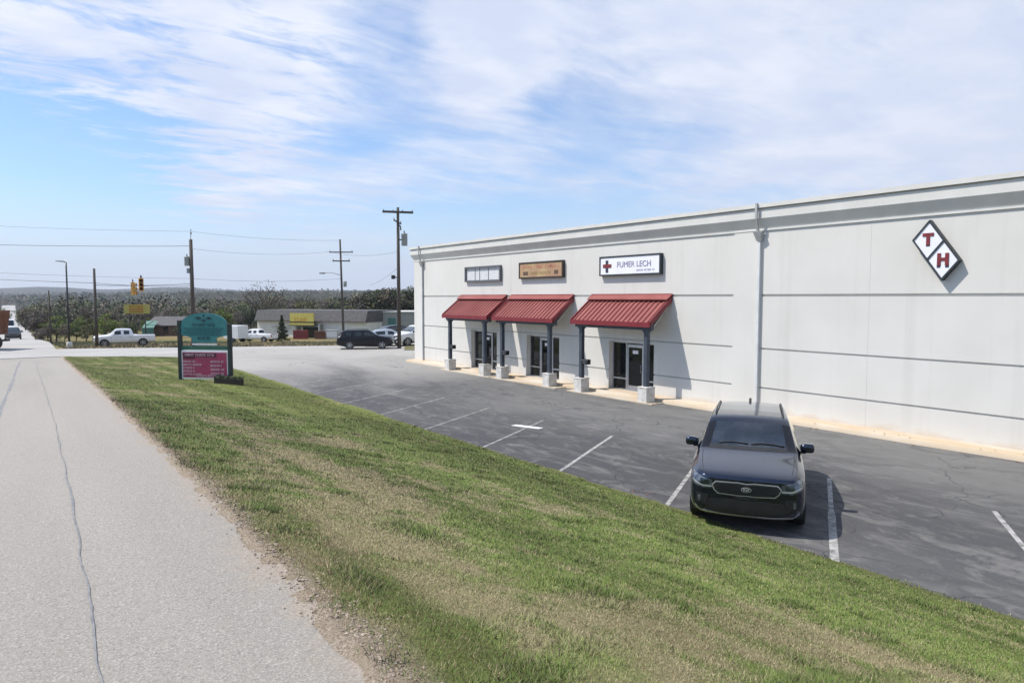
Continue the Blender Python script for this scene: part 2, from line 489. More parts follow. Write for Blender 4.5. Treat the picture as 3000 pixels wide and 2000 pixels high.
# ------------------------------------------------------------------ ground heights
CZ = 4.05
def xe(Y):      # right edge of the sloping road
    return np.interp(Y, [-14, 0, 2, 6.7, 18, 55.85], [1.15, 1.25, 1.30, 1.53, 1.85, 2.65])
def zr(Y):      # road height: falls towards the intersection
    s = 2.40 - .0445 * np.asarray(Y, float)
    return np.where(s > .12, s, .12 * np.exp((s - .12) / .12)) + .0
def xt(Y):      # toe of the grass bank
    return np.interp(Y, [-30, 38, 41, 44, 47, 51, 53, 55.85], [10, 10, 9.97, 9.85, 9.6, 8.75, 6.6, 2.75])
def vnoise(x, y, s, seed=0):
    """value noise in numpy"""
    x = np.asarray(x, float) * s + seed * 17.3; y = np.asarray(y, float) * s + seed * 9.1
    xi, yi = np.floor(x), np.floor(y)
    fx, fy = x - xi, y - yi
    fx = fx * fx * (3 - 2 * fx); fy = fy * fy * (3 - 2 * fy)
    def h(a, b):
        t = np.sin(a * 127.1 + b * 311.7 + seed * 74.7) * 43758.5453
        return t - np.floor(t)
    return (h(xi, yi) * (1 - fx) + h(xi + 1, yi) * fx) * (1 - fy) + (h(xi, yi + 1) * (1 - fx) + h(xi + 1, yi + 1) * fx) * fy
def bank_z(X, Y):
    X = np.asarray(X, float); Y = np.asarray(Y, float)
    a, b = xe(Y), xt(Y)
    u = np.clip((X - a) / (b - a), 0, 1)
    s = u + .10 * np.sin(math.pi * u) * (u - .35) * 1.2
    z = zr(Y) * (1 - s)
    out = np.clip(a - X, 0, 1)
    edge = np.exp(-((X - a) / .14) ** 2)
    z = z - out * .16 + edge * (.034 * (vnoise(X, Y, 7.0, 101) - .5) + .020 * (vnoise(X, Y, 19.0, 102) - .5) + .03 * (vnoise(X * .2, Y, 1.1, 103) - .5))
    return z + .012 + (.05 * (vnoise(X, Y, .7, 1) - .5) + .03 * (vnoise(X, Y, 2.1, 2) - .5)) * np.sin(math.pi * u)
def grass_tone(X, Y):
    """patchy mown turf: green, dormant tan, and soil near the road edge -> linear colour"""
    X = np.asarray(X, float); Y = np.asarray(Y, float)
    a, b = xe(Y), xt(Y)
    u = np.clip((X - a) / (b - a), 0, 1)
    d = X - a
    st = vnoise(X * 1.25 + Y * .02, Y * .10, 1.0, 5)           # mowing stripes along the bank
    st2 = vnoise(X * 3.2 + Y * .05, Y * .16, 1.0, 15)
    p = vnoise(X, Y, .55, 3) * .45 + vnoise(X, Y, 1.6, 4) * .30 + vnoise(X, Y, 4.5, 6) * .25
    dry = np.clip((p - .44) * 4.2 + .62 * np.exp(-((u - .30) / .26) ** 2) - .72 + (st - .5) * 1.0 + (st2 - .5) * 1.1, 0, 1)
    dry = np.clip(dry - .35 * np.clip((u - .62) * 3, 0, 1) + .55 * np.clip((u - .965) * 26, 0, 1), 0, 1)
    g = np.stack([.126 + .055 * p, .175 + .05 * p, .040 + .022 * p], -1)
    t = np.stack([.250 + .08 * (p - .5), .218 + .07 * (p - .5), .112 + .02 * p], -1)
    c = g * (1 - dry[..., None]) + t * dry[..., None]
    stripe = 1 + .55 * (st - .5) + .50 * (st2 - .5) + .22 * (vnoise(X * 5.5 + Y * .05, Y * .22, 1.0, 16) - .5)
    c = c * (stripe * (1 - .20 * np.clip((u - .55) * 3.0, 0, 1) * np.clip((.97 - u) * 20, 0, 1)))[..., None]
    e = np.clip(1 - d / (.05 + .28 * vnoise(X, Y, 1.3, 8) ** 1.6 + .10 * vnoise(X, Y, 6., 9)), 0, 1)
    soil = np.array([.26, .20, .135])
    return c * (1 - e[..., None]) + soil * e[..., None], dry, e

def terr(X, Y):
    X = np.asarray(X, float); Y = np.asarray(Y, float)
    Z = X * .59 + Y * .807            # distance along the view axis
    r = np.hypot(X, Y)
    z = np.interp(Z, [-200, 54, 100, 128, 180, 300, 480, 620, 900, 1500, 2300, 3000, 5000],
                  [-.07, -.07, -2.45, -2.7, -4.8, -8, -12, -10, 0, 5, 16, 30, 48])
    side = np.clip((X / np.maximum(r, 1) - .20) * 2.2, 0, 1) * np.clip((r - 110) / 250, 0, 1)
    z = z + side * 3.0
    far = np.clip((r - 350) / 900, 0, 1)
    z = z + far * (14 * (vnoise(X, Y, .0016, 21) - .5) + 6 * (vnoise(X, Y, .006, 22) - .5) + 4.5 * (vnoise(X, Y, .03, 23) - .5))
    az = np.degrees(np.arctan2(X, Y))
    z = z + np.clip((r - 2100) / 1100, 0, 1) * (26 * np.exp(-((az - 10.5) / 3.6) ** 2) + 14 * np.exp(-((az - 2) / 2.5) ** 2) - 8)
    z = z + np.clip((r - 1800) / 1500, 0, 1) * (34 * (vnoise(X, Y, .0007, 24) - .45))
    return z

def grid_sheet(name, xs_of, Ys, nu, zf, m, kind='structure', dz=0.0, colour=None, power=1.0):
    """sheet between left(Y) and right(Y), nu columns"""
    V = []
    for Y in Ys:
        a, b = xs_of(Y)
        xx = a + (b - a) * np.linspace(0, 1, nu) ** power
        zz = zf(xx, np.full(nu, Y)) + dz
        V.append(np.stack([xx, np.full(nu, Y), zz], -1))
    V = np.concatenate(V)
    F = [(j * nu + i, j * nu + i + 1, (j + 1) * nu + i + 1, (j + 1) * nu + i) for j in range(len(Ys) - 1) for i in range(nu - 1)]
    me = bpy.data.meshes.new(name)
    me.from_pydata(V.tolist(), [], F)
    me.materials.append(m)
    me.polygons.foreach_set('use_smooth', [True] * len(F))
    if colour is not None:
        ca = me.color_attributes.new('tone', 'FLOAT_COLOR', 'POINT')
        c = colour(V[:, 0], V[:, 1])
        if c.shape[1] == 3: c = np.concatenate([c, np.ones((len(c), 1))], 1)
        ca.data.foreach_set('color', c.astype(np.float32).ravel())
    o = bpy.data.objects.new(name, me); COL.objects.link(o)
    if kind: o['kind'] = kind
    return o

# ---- terrain sheet out to the horizon
def build_terrain():
    rad = np.concatenate([[6], np.linspace(20, 140, 25), np.geomspace(150, 6000, 90)])
    ang = np.linspace(0, 2 * math.pi, 241)[:-1]
    V = [(0, 0, -.3)]
    for r in rad:
        X, Y = r * np.sin(ang), r * np.cos(ang)
        V += np.stack([X, Y, terr(X, Y)], -1).tolist()
    n = len(ang)
    F = [(0, 1 + k, 1 + (k + 1) % n) for k in range(n)]
    for i in range(len(rad) - 1):
        for k in range(n):
            F.append((1 + i * n + k, 1 + (i + 1) * n + k, 1 + (i + 1) * n + (k + 1) % n, 1 + i * n + (k + 1) % n))
    me = bpy.data.meshes.new('terrain'); me.from_pydata(V, [], F); me.materials.append(M['terrain'])
    me.polygons.foreach_set('use_smooth', [True] * len(F))
    o = bpy.data.objects.new('terrain', me); COL.objects.link(o)
    bm = bmesh.new(); bm.from_mesh(me); bmesh.ops.recalc_face_normals(bm, faces=bm.faces[:]); bm.to_mesh(me); bm.free()
    tag(o, kind='structure')
build_terrain()

# ---- roads
Yr = np.concatenate([np.arange(-14, 54, .5), [54, 55, 55.85]])
grid_sheet('road', lambda Y: (-9.0, float(xe(Y)) + .02), Yr, 24, lambda X, Y: zr(Y), M['road'], colour=lambda X, Y: np.stack([xe(Y) - X] * 3, -1))
Yfar = np.concatenate([np.arange(55.6, 140, 4), np.geomspace(140, 980, 60)])
def far_road_z(X, Y):
    zt = np.maximum.reduce([terr(X * 0 + k, Y) for k in (-9, -6, -3, 0, 3)])
    return np.where(Y < 90, np.maximum(zt, -10), zt)
grid_sheet('far_road', lambda Y: (-9.5, 2.6), Yfar, 6, far_road_z, M['street'], dz=.12)
# cross street (along X) with the widened mouth between the grass corner and the far verge
def street_band(Y):
    return (-60.0, 75.0)
grid_sheet('cross_street', street_band, np.linspace(50.4, 65.2, 12), 60, lambda X, Y: np.maximum(terr(X, Y) + .05, -.05 - .02 * np.maximum(0, X - 10)) * 0 + np.where(terr(X, Y) > -.08, -.02, terr(X, Y) + .05), M['street'])
# parking lot
grid_sheet('parking_lot', lambda Y: (float(xt(Y)) - .35 if Y < 55 else 2.0, 40.0 if Y > 38.9 else 21.0), np.concatenate([np.linspace(-30, 38.5, 60), np.linspace(38.95, 54.6, 20)]), 40, lambda X, Y: X * 0, M['asphalt'])

# ---- seams and wear in the road surface
def ribbon(name, pts, w, m, dz):
    V, F = [], []
    for i, (x, y, ww) in enumerate(pts):
        V += [(x - ww * w / 2, y, float(zr(y)) + dz), (x + ww * w / 2, y, float(zr(y)) + dz)]
    F = [(2 * i, 2 * i + 1, 2 * i + 3, 2 * i + 2) for i in range(len(pts) - 1)]
    me = bpy.data.meshes.new(name); me.from_pydata(V, [], F); me.materials.append(m)
    o = bpy.data.objects.new(name, me); COL.objects.link(o); o['kind'] = 'structure'
    return o
def seam_line(keys, step=.12, jit=.012):
    ys = np.arange(keys[0][0], keys[-1][0], step)
    xs = np.interp(ys, [k[0] for k in keys], [k[1] for k in keys])
    xs = xs + jit * 2 * (vnoise(ys, ys * 0, 1.7, 31) - .5) + jit * (vnoise(ys, ys * 0, 6.0, 32) - .5)
    ws = .35 + 1.3 * vnoise(ys, ys * 0, .9, 33) ** 1.6
    return list(zip(xs.tolist(), ys.tolist(), ws.tolist()))
ribbon('road_seam', seam_line([(-2, .13), (2.2, .155), (3.6, .27), (8, .40), (15, .55), (26, .70), (40, .85), (52, 1.1)]), .014, M['crack'], .008)
ribbon('old_road_seam', seam_line([(5, -.28), (10, -.30), (18, -.32), (30, -.1), (45, .1), (53, .3)], .25), .085, M['crack'], .004)

# ---- grass bank
Yb = np.concatenate([np.arange(-14, -1, .5), np.arange(-1, 16, .10), np.arange(16, 36, .2), np.arange(36, 55.9, .35)])
def ragged(Y, k):
    return float(np.clip(vnoise(Y, 0.0, .9, k) - .30, 0, 1) * .20 + vnoise(Y, 0.0, 4.2, k + 1) * .07 + vnoise(Y, 0.0, 11., k + 2) * .04)
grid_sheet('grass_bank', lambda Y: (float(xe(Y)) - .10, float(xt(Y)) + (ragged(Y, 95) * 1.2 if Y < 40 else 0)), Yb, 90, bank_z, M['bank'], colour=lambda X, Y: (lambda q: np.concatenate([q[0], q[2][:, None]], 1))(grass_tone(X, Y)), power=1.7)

def build_grass():
    ax, ay = .59, .807
    def scatter(n, ylo, yhi):
        Y = RNG.uniform(ylo, yhi, n); u = RNG.uniform(0, 1, n)
        a, b = xe(Y), xt(Y)
        # uniform in area
        keep = RNG.uniform(0, 1, n) < (b - a) / 9.0
        Y, u, a, b = Y[keep], u[keep], a[keep], b[keep]
        return a + u * (b - a) - .05 + .10 * RNG.uniform(0, 1, len(u)) ** 2 + .14 * (u > .985) * RNG.uniform(0, 1, len(u)), Y
    sets = []
    X, Y = scatter(1900000, -1.5, 20); D = X * ax + Y * ay
    lat = X * ay - Y * ax
    vis = (D > 1.6) & (np.abs(lat) < D * .80)
    X, Y, D = X[vis], Y[vis], D[vis]
    keep = RNG.uniform(0, 1, len(X)) < np.clip(9.0 / np.maximum(D, 1), .30, 1)
    sets.append((X[keep], Y[keep], D[keep]))
    X, Y = scatter(260000, 20, 55.8); D = X * ax + Y * ay
    sets.append((X, Y, D))
    X = np.concatenate([s[0] for s in sets]); Y = np.concatenate([s[1] for s in sets]); D = np.concatenate([s[2] for s in sets])
    tone, dry, e = grass_tone(X, Y)
    keep = RNG.uniform(0, 1, len(X)) > e * .72
    X, Y, D, tone, dry = X[keep], Y[keep], D[keep], tone[keep], dry[keep]
    n = len(X)
    z = bank_z(X, Y)
    tuft = np.clip((vnoise(X, Y, 2.6, 41) - .66) * 6, 0, 1) * (1 - dry)
    h = (.016 + .026 * RNG.uniform(0, 1, n)) * (1 + 1.2 * tuft) * (1 - .25 * dry)
    wd = (.0017 + .0017 * RNG.uniform(0, 1, n)) * np.clip(D / 4.0, 1, 4.0)
    az = RNG.uniform(0, 2 * math.pi, n); lean = RNG.uniform(.35, 1.35, n)
    sx, sy = np.cos(az) * wd, np.sin(az) * wd
    la = az + math.pi / 2 + RNG.normal(0, .5, n)
    lx, ly = np.cos(la) * h * np.sin(lean), np.sin(la) * h * np.sin(lean)
    hz = h * np.cos(lean)
    P = np.stack([X, Y, z - .006], -1)
    v0 = P + np.stack([-sx, -sy, 0 * z], -1)
    v1 = P + np.stack([sx, sy, 0 * z], -1)
    v4 = P + np.stack([lx, ly, hz], -1)
    V = np.stack([v0, v1, v4], 1).reshape(-1, 3)
    me = bpy.data.meshes.new('grass')
    me.vertices.add(len(V)); me.vertices.foreach_set('co', V.astype(np.float32).ravel())
    me.loops.add(3 * n); me.loops.foreach_set('vertex_index', np.arange(3 * n, dtype=np.int32))
    me.polygons.add(n); me.polygons.foreach_set('loop_start', np.arange(0, 3 * n, 3, dtype=np.int32)); me.polygons.foreach_set('loop_total', np.full(n, 3, np.int32))
    me.update(calc_edges=True)
    clump = (.86 + .38 * (.5 * vnoise(X, Y, 6.5, 111) + .5 * vnoise(X, Y, 17., 112)))[:, None]
    jit = clump * RNG.normal(1, .20, (n, 1)).clip(.5, 1.7)
    mott = np.clip((vnoise(X, Y, 9.0, 113) * .6 + vnoise(X, Y, 24., 114) * .4 - .48) * 4, -.5, 1)
    straw = (RNG.uniform(0, 1, n) < (.10 + .45 * dry + .35 * mott * (.35 + dry)))[:, None]
    green = (RNG.uniform(0, 1, n) < .10 * (1 - dry) + .20 - .3 * mott)[:, None]
    c = np.where(straw, np.array([.295, .250, .145]), tone)
    rust = (RNG.uniform(0, 1, n) < .22 * np.exp(-np.clip(X - xe(Y), 0, 9) / .35) + .05 * dry)[:, None]
    c = np.where(rust, np.array([.20, .115, .070]), c)
    c = np.where(green & ~straw, np.array([.100, .152, .032]), c) * jit
    c = c * (1 - .12 * tuft[:, None])
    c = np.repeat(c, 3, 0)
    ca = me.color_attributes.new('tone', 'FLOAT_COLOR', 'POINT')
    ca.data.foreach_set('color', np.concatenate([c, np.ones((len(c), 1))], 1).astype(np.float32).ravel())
    me.materials.append(M['blade'])
    o = bpy.data.objects.new('grass', me); COL.objects.link(o)
    tag(o, 'patchy green and tan mown grass covering the bank', 'grass', kind='stuff')
build_grass()

def build_gravel():
    """pebbles and grit along the broken road edge, one mass nobody could count"""
    mb = MB()
    base = [(1, 0, 0), (-1, 0, 0), (0, 1, 0), (0, -1, 0), (0, 0, 1), (0, 0, -1)]
    fs = [(0, 2, 4), (2, 1, 4), (1, 3, 4), (3, 0, 4), (2, 0, 5), (1, 2, 5), (3, 1, 5), (0, 3, 5)]
    n = 7000
    Y = RNG.uniform(-.5, 1, n) ** 1
    Y = np.where(RNG.uniform(0, 1, n) < .75, RNG.uniform(0, 8, n), RNG.uniform(8, 24, n))
    cl = vnoise(Y, Y * 0, 1.1, 51)
    off = RNG.normal(.05, .075, n) + .12 * (cl - .5)
    for y, o, k in zip(Y, off, RNG.uniform(0, 1, n)):
        if RNG.uniform() > .35 + .8 * vnoise(y, 0.0, 1.1, 51): continue
        x = float(xe(y)) + o
        r = .003 + .011 * k ** 3
        z = (float(zr(y)) + .004) if o < 0 else float(bank_z(x, y))
        a = RNG.uniform(0, 6.28); ca, sa = math.cos(a), math.sin(a)
        sc = (RNG.uniform(.7, 1.4), RNG.uniform(.6, 1.2), RNG.uniform(.4, .8))
        vs = [(x + r * (ca * p[0] * sc[0] - sa * p[1] * sc[1]), y + r * (sa * p[0] * sc[0] + ca * p[1] * sc[1]), z + r * .3 + r * p[2] * sc[2]) for p in base]
        mb.add(vs, fs, None, False)
    tag(mb.build('gravel', M['stone'], fix=False), 'loose gravel and grit along the broken road edge', 'gravel', kind='stuff')
build_gravel()


# ---- painted parking lines (60 degree stalls)
SA = R(60.2)
ax_, ay_ = math.sin(SA), math.cos(SA)
def pline(x0, y0, L, w, m, name='parking_line', ends=.0):
    px, py = -ay_ * w / 2, ax_ * w / 2
    V, F = [], []
    n = 14
    for i in range(n + 1):
        t = L * i / n
        j = 1 + .10 * (random.random() - .5)
        for s_ in (-1, 1):
            V.append((x0 + ax_ * t + s_ * px * j, y0 + ay_ * t + s_ * py * j, .004))
        if i: F.append((2 * i - 2, 2 * i - 1, 2 * i + 1, 2 * i))
    me = bpy.data.meshes.new(name); me.from_pydata(V, [], F); me.materials.append(m)
    o = bpy.data.objects.new(name, me); COL.objects.link(o); o['kind'] = 'structure'
for k, y0 in enumerate([1.95, 5.24, 8.58, 11.82, 15.02, 18.2, 21.4, 24.6, 27.8, 31.0]):
    bright = k <= 3
    if k == 1: pline(9.86, y0, 2.9, .13, M['paint_line'])
    pline(9.80 if k != 1 else 12.4, y0 if k != 1 else y0 + 2.54 / ax_ * ay_, (4.9 if k not in (0, 1) else (5.9 if k == 0 else 2.6)), .09, M['paint_line'] if bright else M['paint_fade'])
# stray paint patch
M['white_spot'] = mat('bright_white_paint', (.66, .66, .65), (.75, .75, .74), 9, .7, world=True)
def quad_patch(name, pts, m, z=.008):
    me = bpy.data.meshes.new(name); me.from_pydata([(x, y, z) for x, y in pts], [], [(0, 1, 2, 3)]); me.materials.append(m)
    o = bpy.data.objects.new(name, me); COL.objects.link(o); o['kind'] = 'structure'
quad_patch('paint_patch', [(12.6, 17.3), (12.95, 16.35), (13.2, 16.4), (12.85, 17.35)], M['white_spot'])

# ------------------------------------------------------------------ warehouse
D = 20.6
YF, YN = 38.63, -13.0
BLD = thing('warehouse', 'long white painted warehouse with three red metal canopies along its front', 'warehouse', (D, 12, 0))
def bpart(mb, name, m, parent=None):
    o = mb.build(name, m, parent or BLD)
    o.data.transform(Matrix.Translation(Vector((-D, -12, 0))))
    return o
G = .055                                  # groove height
rows = [(-.1, .97 - G / 2), (.97 + G / 2, 2.31 - G / 2), (2.31 + G / 2, 4.12 - .04), (4.12 + .04, 6.4)]
doors = [(29.55, 32.04, 2.25), (24.44, 26.95, 2.21), (18.59, 21.13, 2.21)]
wl = MB()
wl.box(D + .06, D + .40, YN, 18.59, -.1, 6.9)
segs = [(18.59, 21.13), (24.44, 26.95), (29.55, 32.04)]
prev = 21.13
for a, b in [(21.13, 24.44), (26.95, 29.55), (32.04, YF - .01)]:
    wl.box(D + .06, D + .40, a, b, -.1, 6.9)
for (a, b, t) in doors:
    wl.box(D + .06, D + .40, a, b, t, 6.9)
def panel(y0, y1, z0, z1):
    """facade panel cut around the door openings"""
    cuts = sorted([(a, b, t) for a, b, t in doors if b > y0 and a < y1 and t > z0])
    y = y0
    for a, b, t in cuts:
        if a > y: wl.box(D, D + .058, y, a, z0, z1)
        if t < z1: wl.box(D, D + .058, a, b, t, z1)
        y = b
    if y < y1: wl.box(D, D + .058, y, y1, z0, z1)
for z0, z1 in rows:
    panel(14.9, 37.54, z0, z1)
    panel(10.163, 13.80, z0, z1)
    panel(YN, 10.157, z0, z1)
    wl.box(D + .004, D + .06, 10.157, 10.163, z0, z1)
# end wall, rear, smooth pilasters
wl.box(D + .40, D + 30, YF - .35, YF, -.1, 6.9)
wl.box(D + .40, D + 30, YN, YN + .3, -.1, 6.9)
wl.box(D + 29.7, D + 30, YN + .3, YF - .35, -.1, 6.9)
bpart(wl, 'wall', M['white_wall'])
for a, b in ((13.80, 14.9), (37.54, YF + .015)):
    pm = MB(); pm.box(D - .03, D + .058, a, b, -.1, 6.38)
    bpart(pm, 'pilaster', M['white_wall'])
rf = MB(); rf.box(D + .4, D + 29.7, YN + .3, YF - .35, 6.60, 6.75)
bpart(rf, 'roof', M['soffit'])
# cornice: lip, sloping cove, fascia, groove and cap (profile x outward, z)
prof = [(.0, 6.30), (-.045, 6.30), (-.045, 6.36), (-.015, 6.36), (-.015, 6.385), (-.205, 6.70), (-.205, 7.0), (-.15, 7.0), (-.15, 7.045), (-.27, 7.045), (-.27, 7.18), (.40, 7.18), (.40, 6.75), (.0, 6.75)]
cn = MB()
n = len(prof)
# front run and the return round the far corner, mitred
st = []
for off, yy in ((0, YN), (1, YF)):
    st.append([(D + p[0], yy + (max(0.0, -p[0]) if off else 0), p[1]) for p in prof])
ret = [(D + 30, YF + max(0.0, -p[0]) if p[0] <= 0 else YF - p[0], p[1]) for p in prof]
corner = [(D + p[0], YF + (-p[0]), p[1]) for p in prof]
ringsC = [[(D + p[0], YN, p[1]) for p in prof], corner, [(D + 30, YF - p[0], p[1]) for p in prof]]
vs = [v for r_ in ringsC for v in r_]
fs = [(i * n + k, i * n + (k + 1) % n, (i + 1) * n + (k + 1) % n, (i + 1) * n + k) for i in range(2) for k in range(n)]
fs += [tuple(range(n))[::-1], tuple(2 * n + k for k in range(n))]
cn.add(vs, fs)
bpart(cn, 'cornice', M['cornice'])
# downspouts with conductor heads
M['spout'] = mat('white_downspout', (.60, .61, .60), (.68, .69, .68), 3, .45)
M['spout_dark'] = mat('grey_gutter_strap', (.36, .365, .355), (.42, .425, .415), 3, .5)
for yd in (13.87, 37.53):
    ds = MB()
    ds.box(D - .115, D - .032, yd - .055, yd + .045, .12, 6.0, bev=.012)
    o = bpart(ds, 'downspout', M['spout'])
    hd = MB()
    vs = [(D - .24, yd - .16, 6.25), (D - .24, yd + .15, 6.25), (D - .035, yd + .15, 6.25), (D - .035, yd - .16, 6.25),
          (D - .14, yd - .09, 5.95), (D - .14, yd + .07, 5.95), (D - .035, yd + .07, 5.95), (D - .035, yd - .09, 5.95)]
    hd.add(vs, [(0, 1, 2, 3), (4, 7, 6, 5), (0, 4, 5, 1), (1, 5, 6, 2), (2, 6, 7, 3), (3, 7, 4, 0)])
    c = hd.build('conductor_head', M['spout_dark'], o); c.data.transform(Matrix.Translation(Vector((-D, -12, 0))))
    lf = MB()
    lf.box(D - .33, D - .275, yd - .05, yd + .03, 6.68, 7.205)
    lf.add([(D - .33, yd - .05, 6.68), (D - .33, yd + .03, 6.68), (D - .2, yd + .03, 6.25), (D - .2, yd - .05, 6.25), (D - .275, yd - .05, 6.68), (D - .275, yd + .03, 6.68), (D - .14, yd + .03, 6.25), (D - .14, yd - .05, 6.25)],
           [(0, 1, 2, 3), (4, 7, 6, 5), (0, 3, 7, 4), (1, 5, 6, 2), (0, 4, 5, 1), (3, 2, 6, 7)])
    c = lf.build('roof_outlet', M['spout_dark'], o); c.data.transform(Matrix.Translation(Vector((-D, -12, 0))))

# storefronts
def storefront(y0, y1, top, flip=False):
    """aluminium frame, side lights, one door; recessed behind the facade"""
    xb = D + .20
    fr = MB(); b0 = .15
    w = y1 - y0
    d0, d1 = y0 + w * .30, y0 + w * .655           # door leaf bounds
    fr.box(xb, xb + .10, y0, y1, top - .07, top)
    fr.box(xb, xb + .10, y0, y1, .10, b0 + .05)
    for a in (y0, d0 - .06, d1, y1 - .06):
        fr.box(xb - .002, xb + .10, a, a + .06, b0 + .05, top - .07)
    for a, b in ((y0 + .06, d0 - .06), (d1 + .06, y1 - .06)):
        fr.box(xb + .01, xb + .09, a, b, .60, .66)
    so = bpart(fr, 'storefront', M['alu'])
    for a, b in ((y0 + .06, d0 - .06), (d1 + .06, y1 - .06)):
        g_ = MB(); g_.box(xb + .04, xb + .055, a, b, b0 + .05, .60); g_.box(xb + .04, xb + .055, a, b, .66, top - .07)
        c = g_.build('pane', M['glass_dark'], so); c.data.transform(Matrix.Translation(Vector((-D, -12, 0))))
    dr = MB()
    for a, b, z0, z1 in ((d0, d0 + .07, b0 + .05, top - .12), (d1 - .07, d1, b0 + .05, top - .12), (d0 + .07, d1 - .07, b0 + .05, b0 + .22), (d0 + .07, d1 - .07, top - .24, top - .12)):
        dr.box(xb + .02, xb + .07, a, b, z0, z1, M['alu'])
    dr.box(xb + .04, xb + .05, d0 + .07, d1 - .07, b0 + .22, top - .24, M['glass_dark'])
    c = dr.build('door', None, so); c.data.transform(Matrix.Translation(Vector((-D, -12, 0))))
    nt_ = MB(); nt_.box(xb + .034, xb + .0385, d0 + w * .12, d0 + w * .24, top - .50, top - .36)
    c = nt_.build('notice', M['sign_white'], so); c.data.transform(Matrix.Translation(Vector((-D, -12, 0))))
    hn = MB(); hn.tube([(xb + .02, d0 + .10, .95), (xb - .03, d0 + .10, .97), (xb - .03, d0 + .10, 1.25), (xb + .02, d0 + .10, 1.27)], .012, 6)
    c = hn.build('door_handle', M['chrome'], so); c.data.transform(Matrix.Translation(Vector((-D, -12, 0))))
    tl = MB(); tl.box(xb - .19, xb - .002, y0, y1, .05, .135)
    c = tl.build('threshold', M['concrete'], so); c.data.transform(Matrix.Translation(Vector((-D, -12, 0))))
    bk = MB(); bk.box(xb + .95, xb + 1.0, y0 - .6, y1 + .6, -.05, 2.6)
for a, b, t in doors: storefront(a, b, t)

# canopies: standing seam roof, trim, soffit beam, posts on concrete plinths
XP = 19.6
def canopy(y0, y1, p0, p1, ribbed=True):
    mb = MB()
    xo, zo, zi = 19.36, 3.07, 4.14
    xi = D - .015
    ribs = []
    th = .05
    # corrugated sheet: ribs as raised trapezoids
    pitch = .265
    nrib = int(round((y1 - y0) / pitch)); pitch = (y1 - y0) / nrib
    ys = [(y0, 0)]
    for k in range(nrib):
        yc = y0 + (k + .5) * pitch
        ys += [(yc - .055, 0), (yc - .03, .045), (yc + .03, .045), (yc + .055, 0)]
    ys.append((y1, 0))
    sl = Vector((zo - zi, 0, xi - xo)).normalized()   # sheet normal (upward, outward)
    nx, nz = -abs(sl.x), abs(sl.z)
    V = []
    for y, h in ys: V += [(xo + nx * h, y, zo + nz * h), (xi + nx * h, y, zi - .10 + nz * h)]
    # lower skin
    F = [(2 * i, 2 * i + 2, 2 * i + 3, 2 * i + 1) for i in range(len(ys) - 1)]
    o0 = len(V)
    V += [(xo, y0, zo - th), (xi, y0, zi - .10 - th), (xo, y1, zo - th), (xi, y1, zi - .10 - th)]
    F.append((o0, o0 + 1, o0 + 3, o0 + 2))
    mb.add(V, F)
    root = bpart(mb, 'canopy', M['red_metal'])
    def sub(m_, name, mm):
        c = m_.build(name, mm, root); c.data.transform(Matrix.Translation(Vector((-D, -12, 0)))); return c
    fa = MB(); fa.box(xo - .05, xo + .012, y0 - .05, y1 + .05, zo - .15, zo + .035)
    sub(fa, 'fascia', M['red_dark'])
    fl = MB(); fl.box(D - .055, D - .004, y0 - .05, y1 + .05, zi - .16, zi + .06)
    fl.add([(D - .055, y0 - .05, zi + .02), (D - .055, y1 + .05, zi + .02), (D - .32, y1 + .05, zi - .155), (D - .32, y0 - .05, zi - .155),
            (D - .055, y0 - .05, zi - .02), (D - .055, y1 + .05, zi - .02), (D - .32, y1 + .05, zi - .185), (D - .32, y0 - .05, zi - .185)],
           [(0, 1, 2, 3), (4, 7, 6, 5), (0, 3, 7, 4), (1, 5, 6, 2), (0, 4, 5, 1), (3, 2, 6, 7)])
    sub(fl, 'ridge_flashing', M['red_metal'])
    for ya, yb in ((y0 - .05, y0 + .005), (y1 - .005, y1 + .05)):
        rk = MB()
        rk.prism([(xo - .02, zo - .15), (xo - .02, zo + .075), (xi, zi - .02), (xi, zi - .25)], ya, yb, 'Y')
        sub(rk, 'rake_trim', M['red_dark'])
    bm_ = MB()
    bm_.box(XP - .09, XP + .09, y0 + .06, y1 - .06, zo - .27, zo - .06)
    sub(bm_, 'eave_beam', M['post_blue'])
    sf = MB()
    sf.prism([(XP + .1, zo - .10), (XP + .1, zo - .13), (xi, zi - .34), (xi, zi - .31)], y0 + .06, y1 - .06, 'Y')
    sub(sf, 'soffit', M['soffit'])
    for py in (p0, p1):
        ps = MB()
        ps.box(XP - .085, XP + .085, py - .085, py + .085, .60, zo - .27, bev=.008)
        ps.box(XP - .12, XP + .12, py - .12, py + .12, zo - .34, zo - .272)
        sub(ps, 'post', M['post_blue'])
        pl = MB()
        pl.box(XP - .235, XP + .235, py - .235, py + .235, -.05, .585, bev=.02)
        pl.box(XP - .25, XP + .25, py - .25, py + .25, .585, .625, bev=.012)
        sub(pl, 'plinth', M['concrete'])
canopy(28.66, 33.02, 32.65, 29.2)
canopy(23.45, 28.15, 27.63, 23.92)
canopy(17.72, 22.15, 21.76, 18.05)

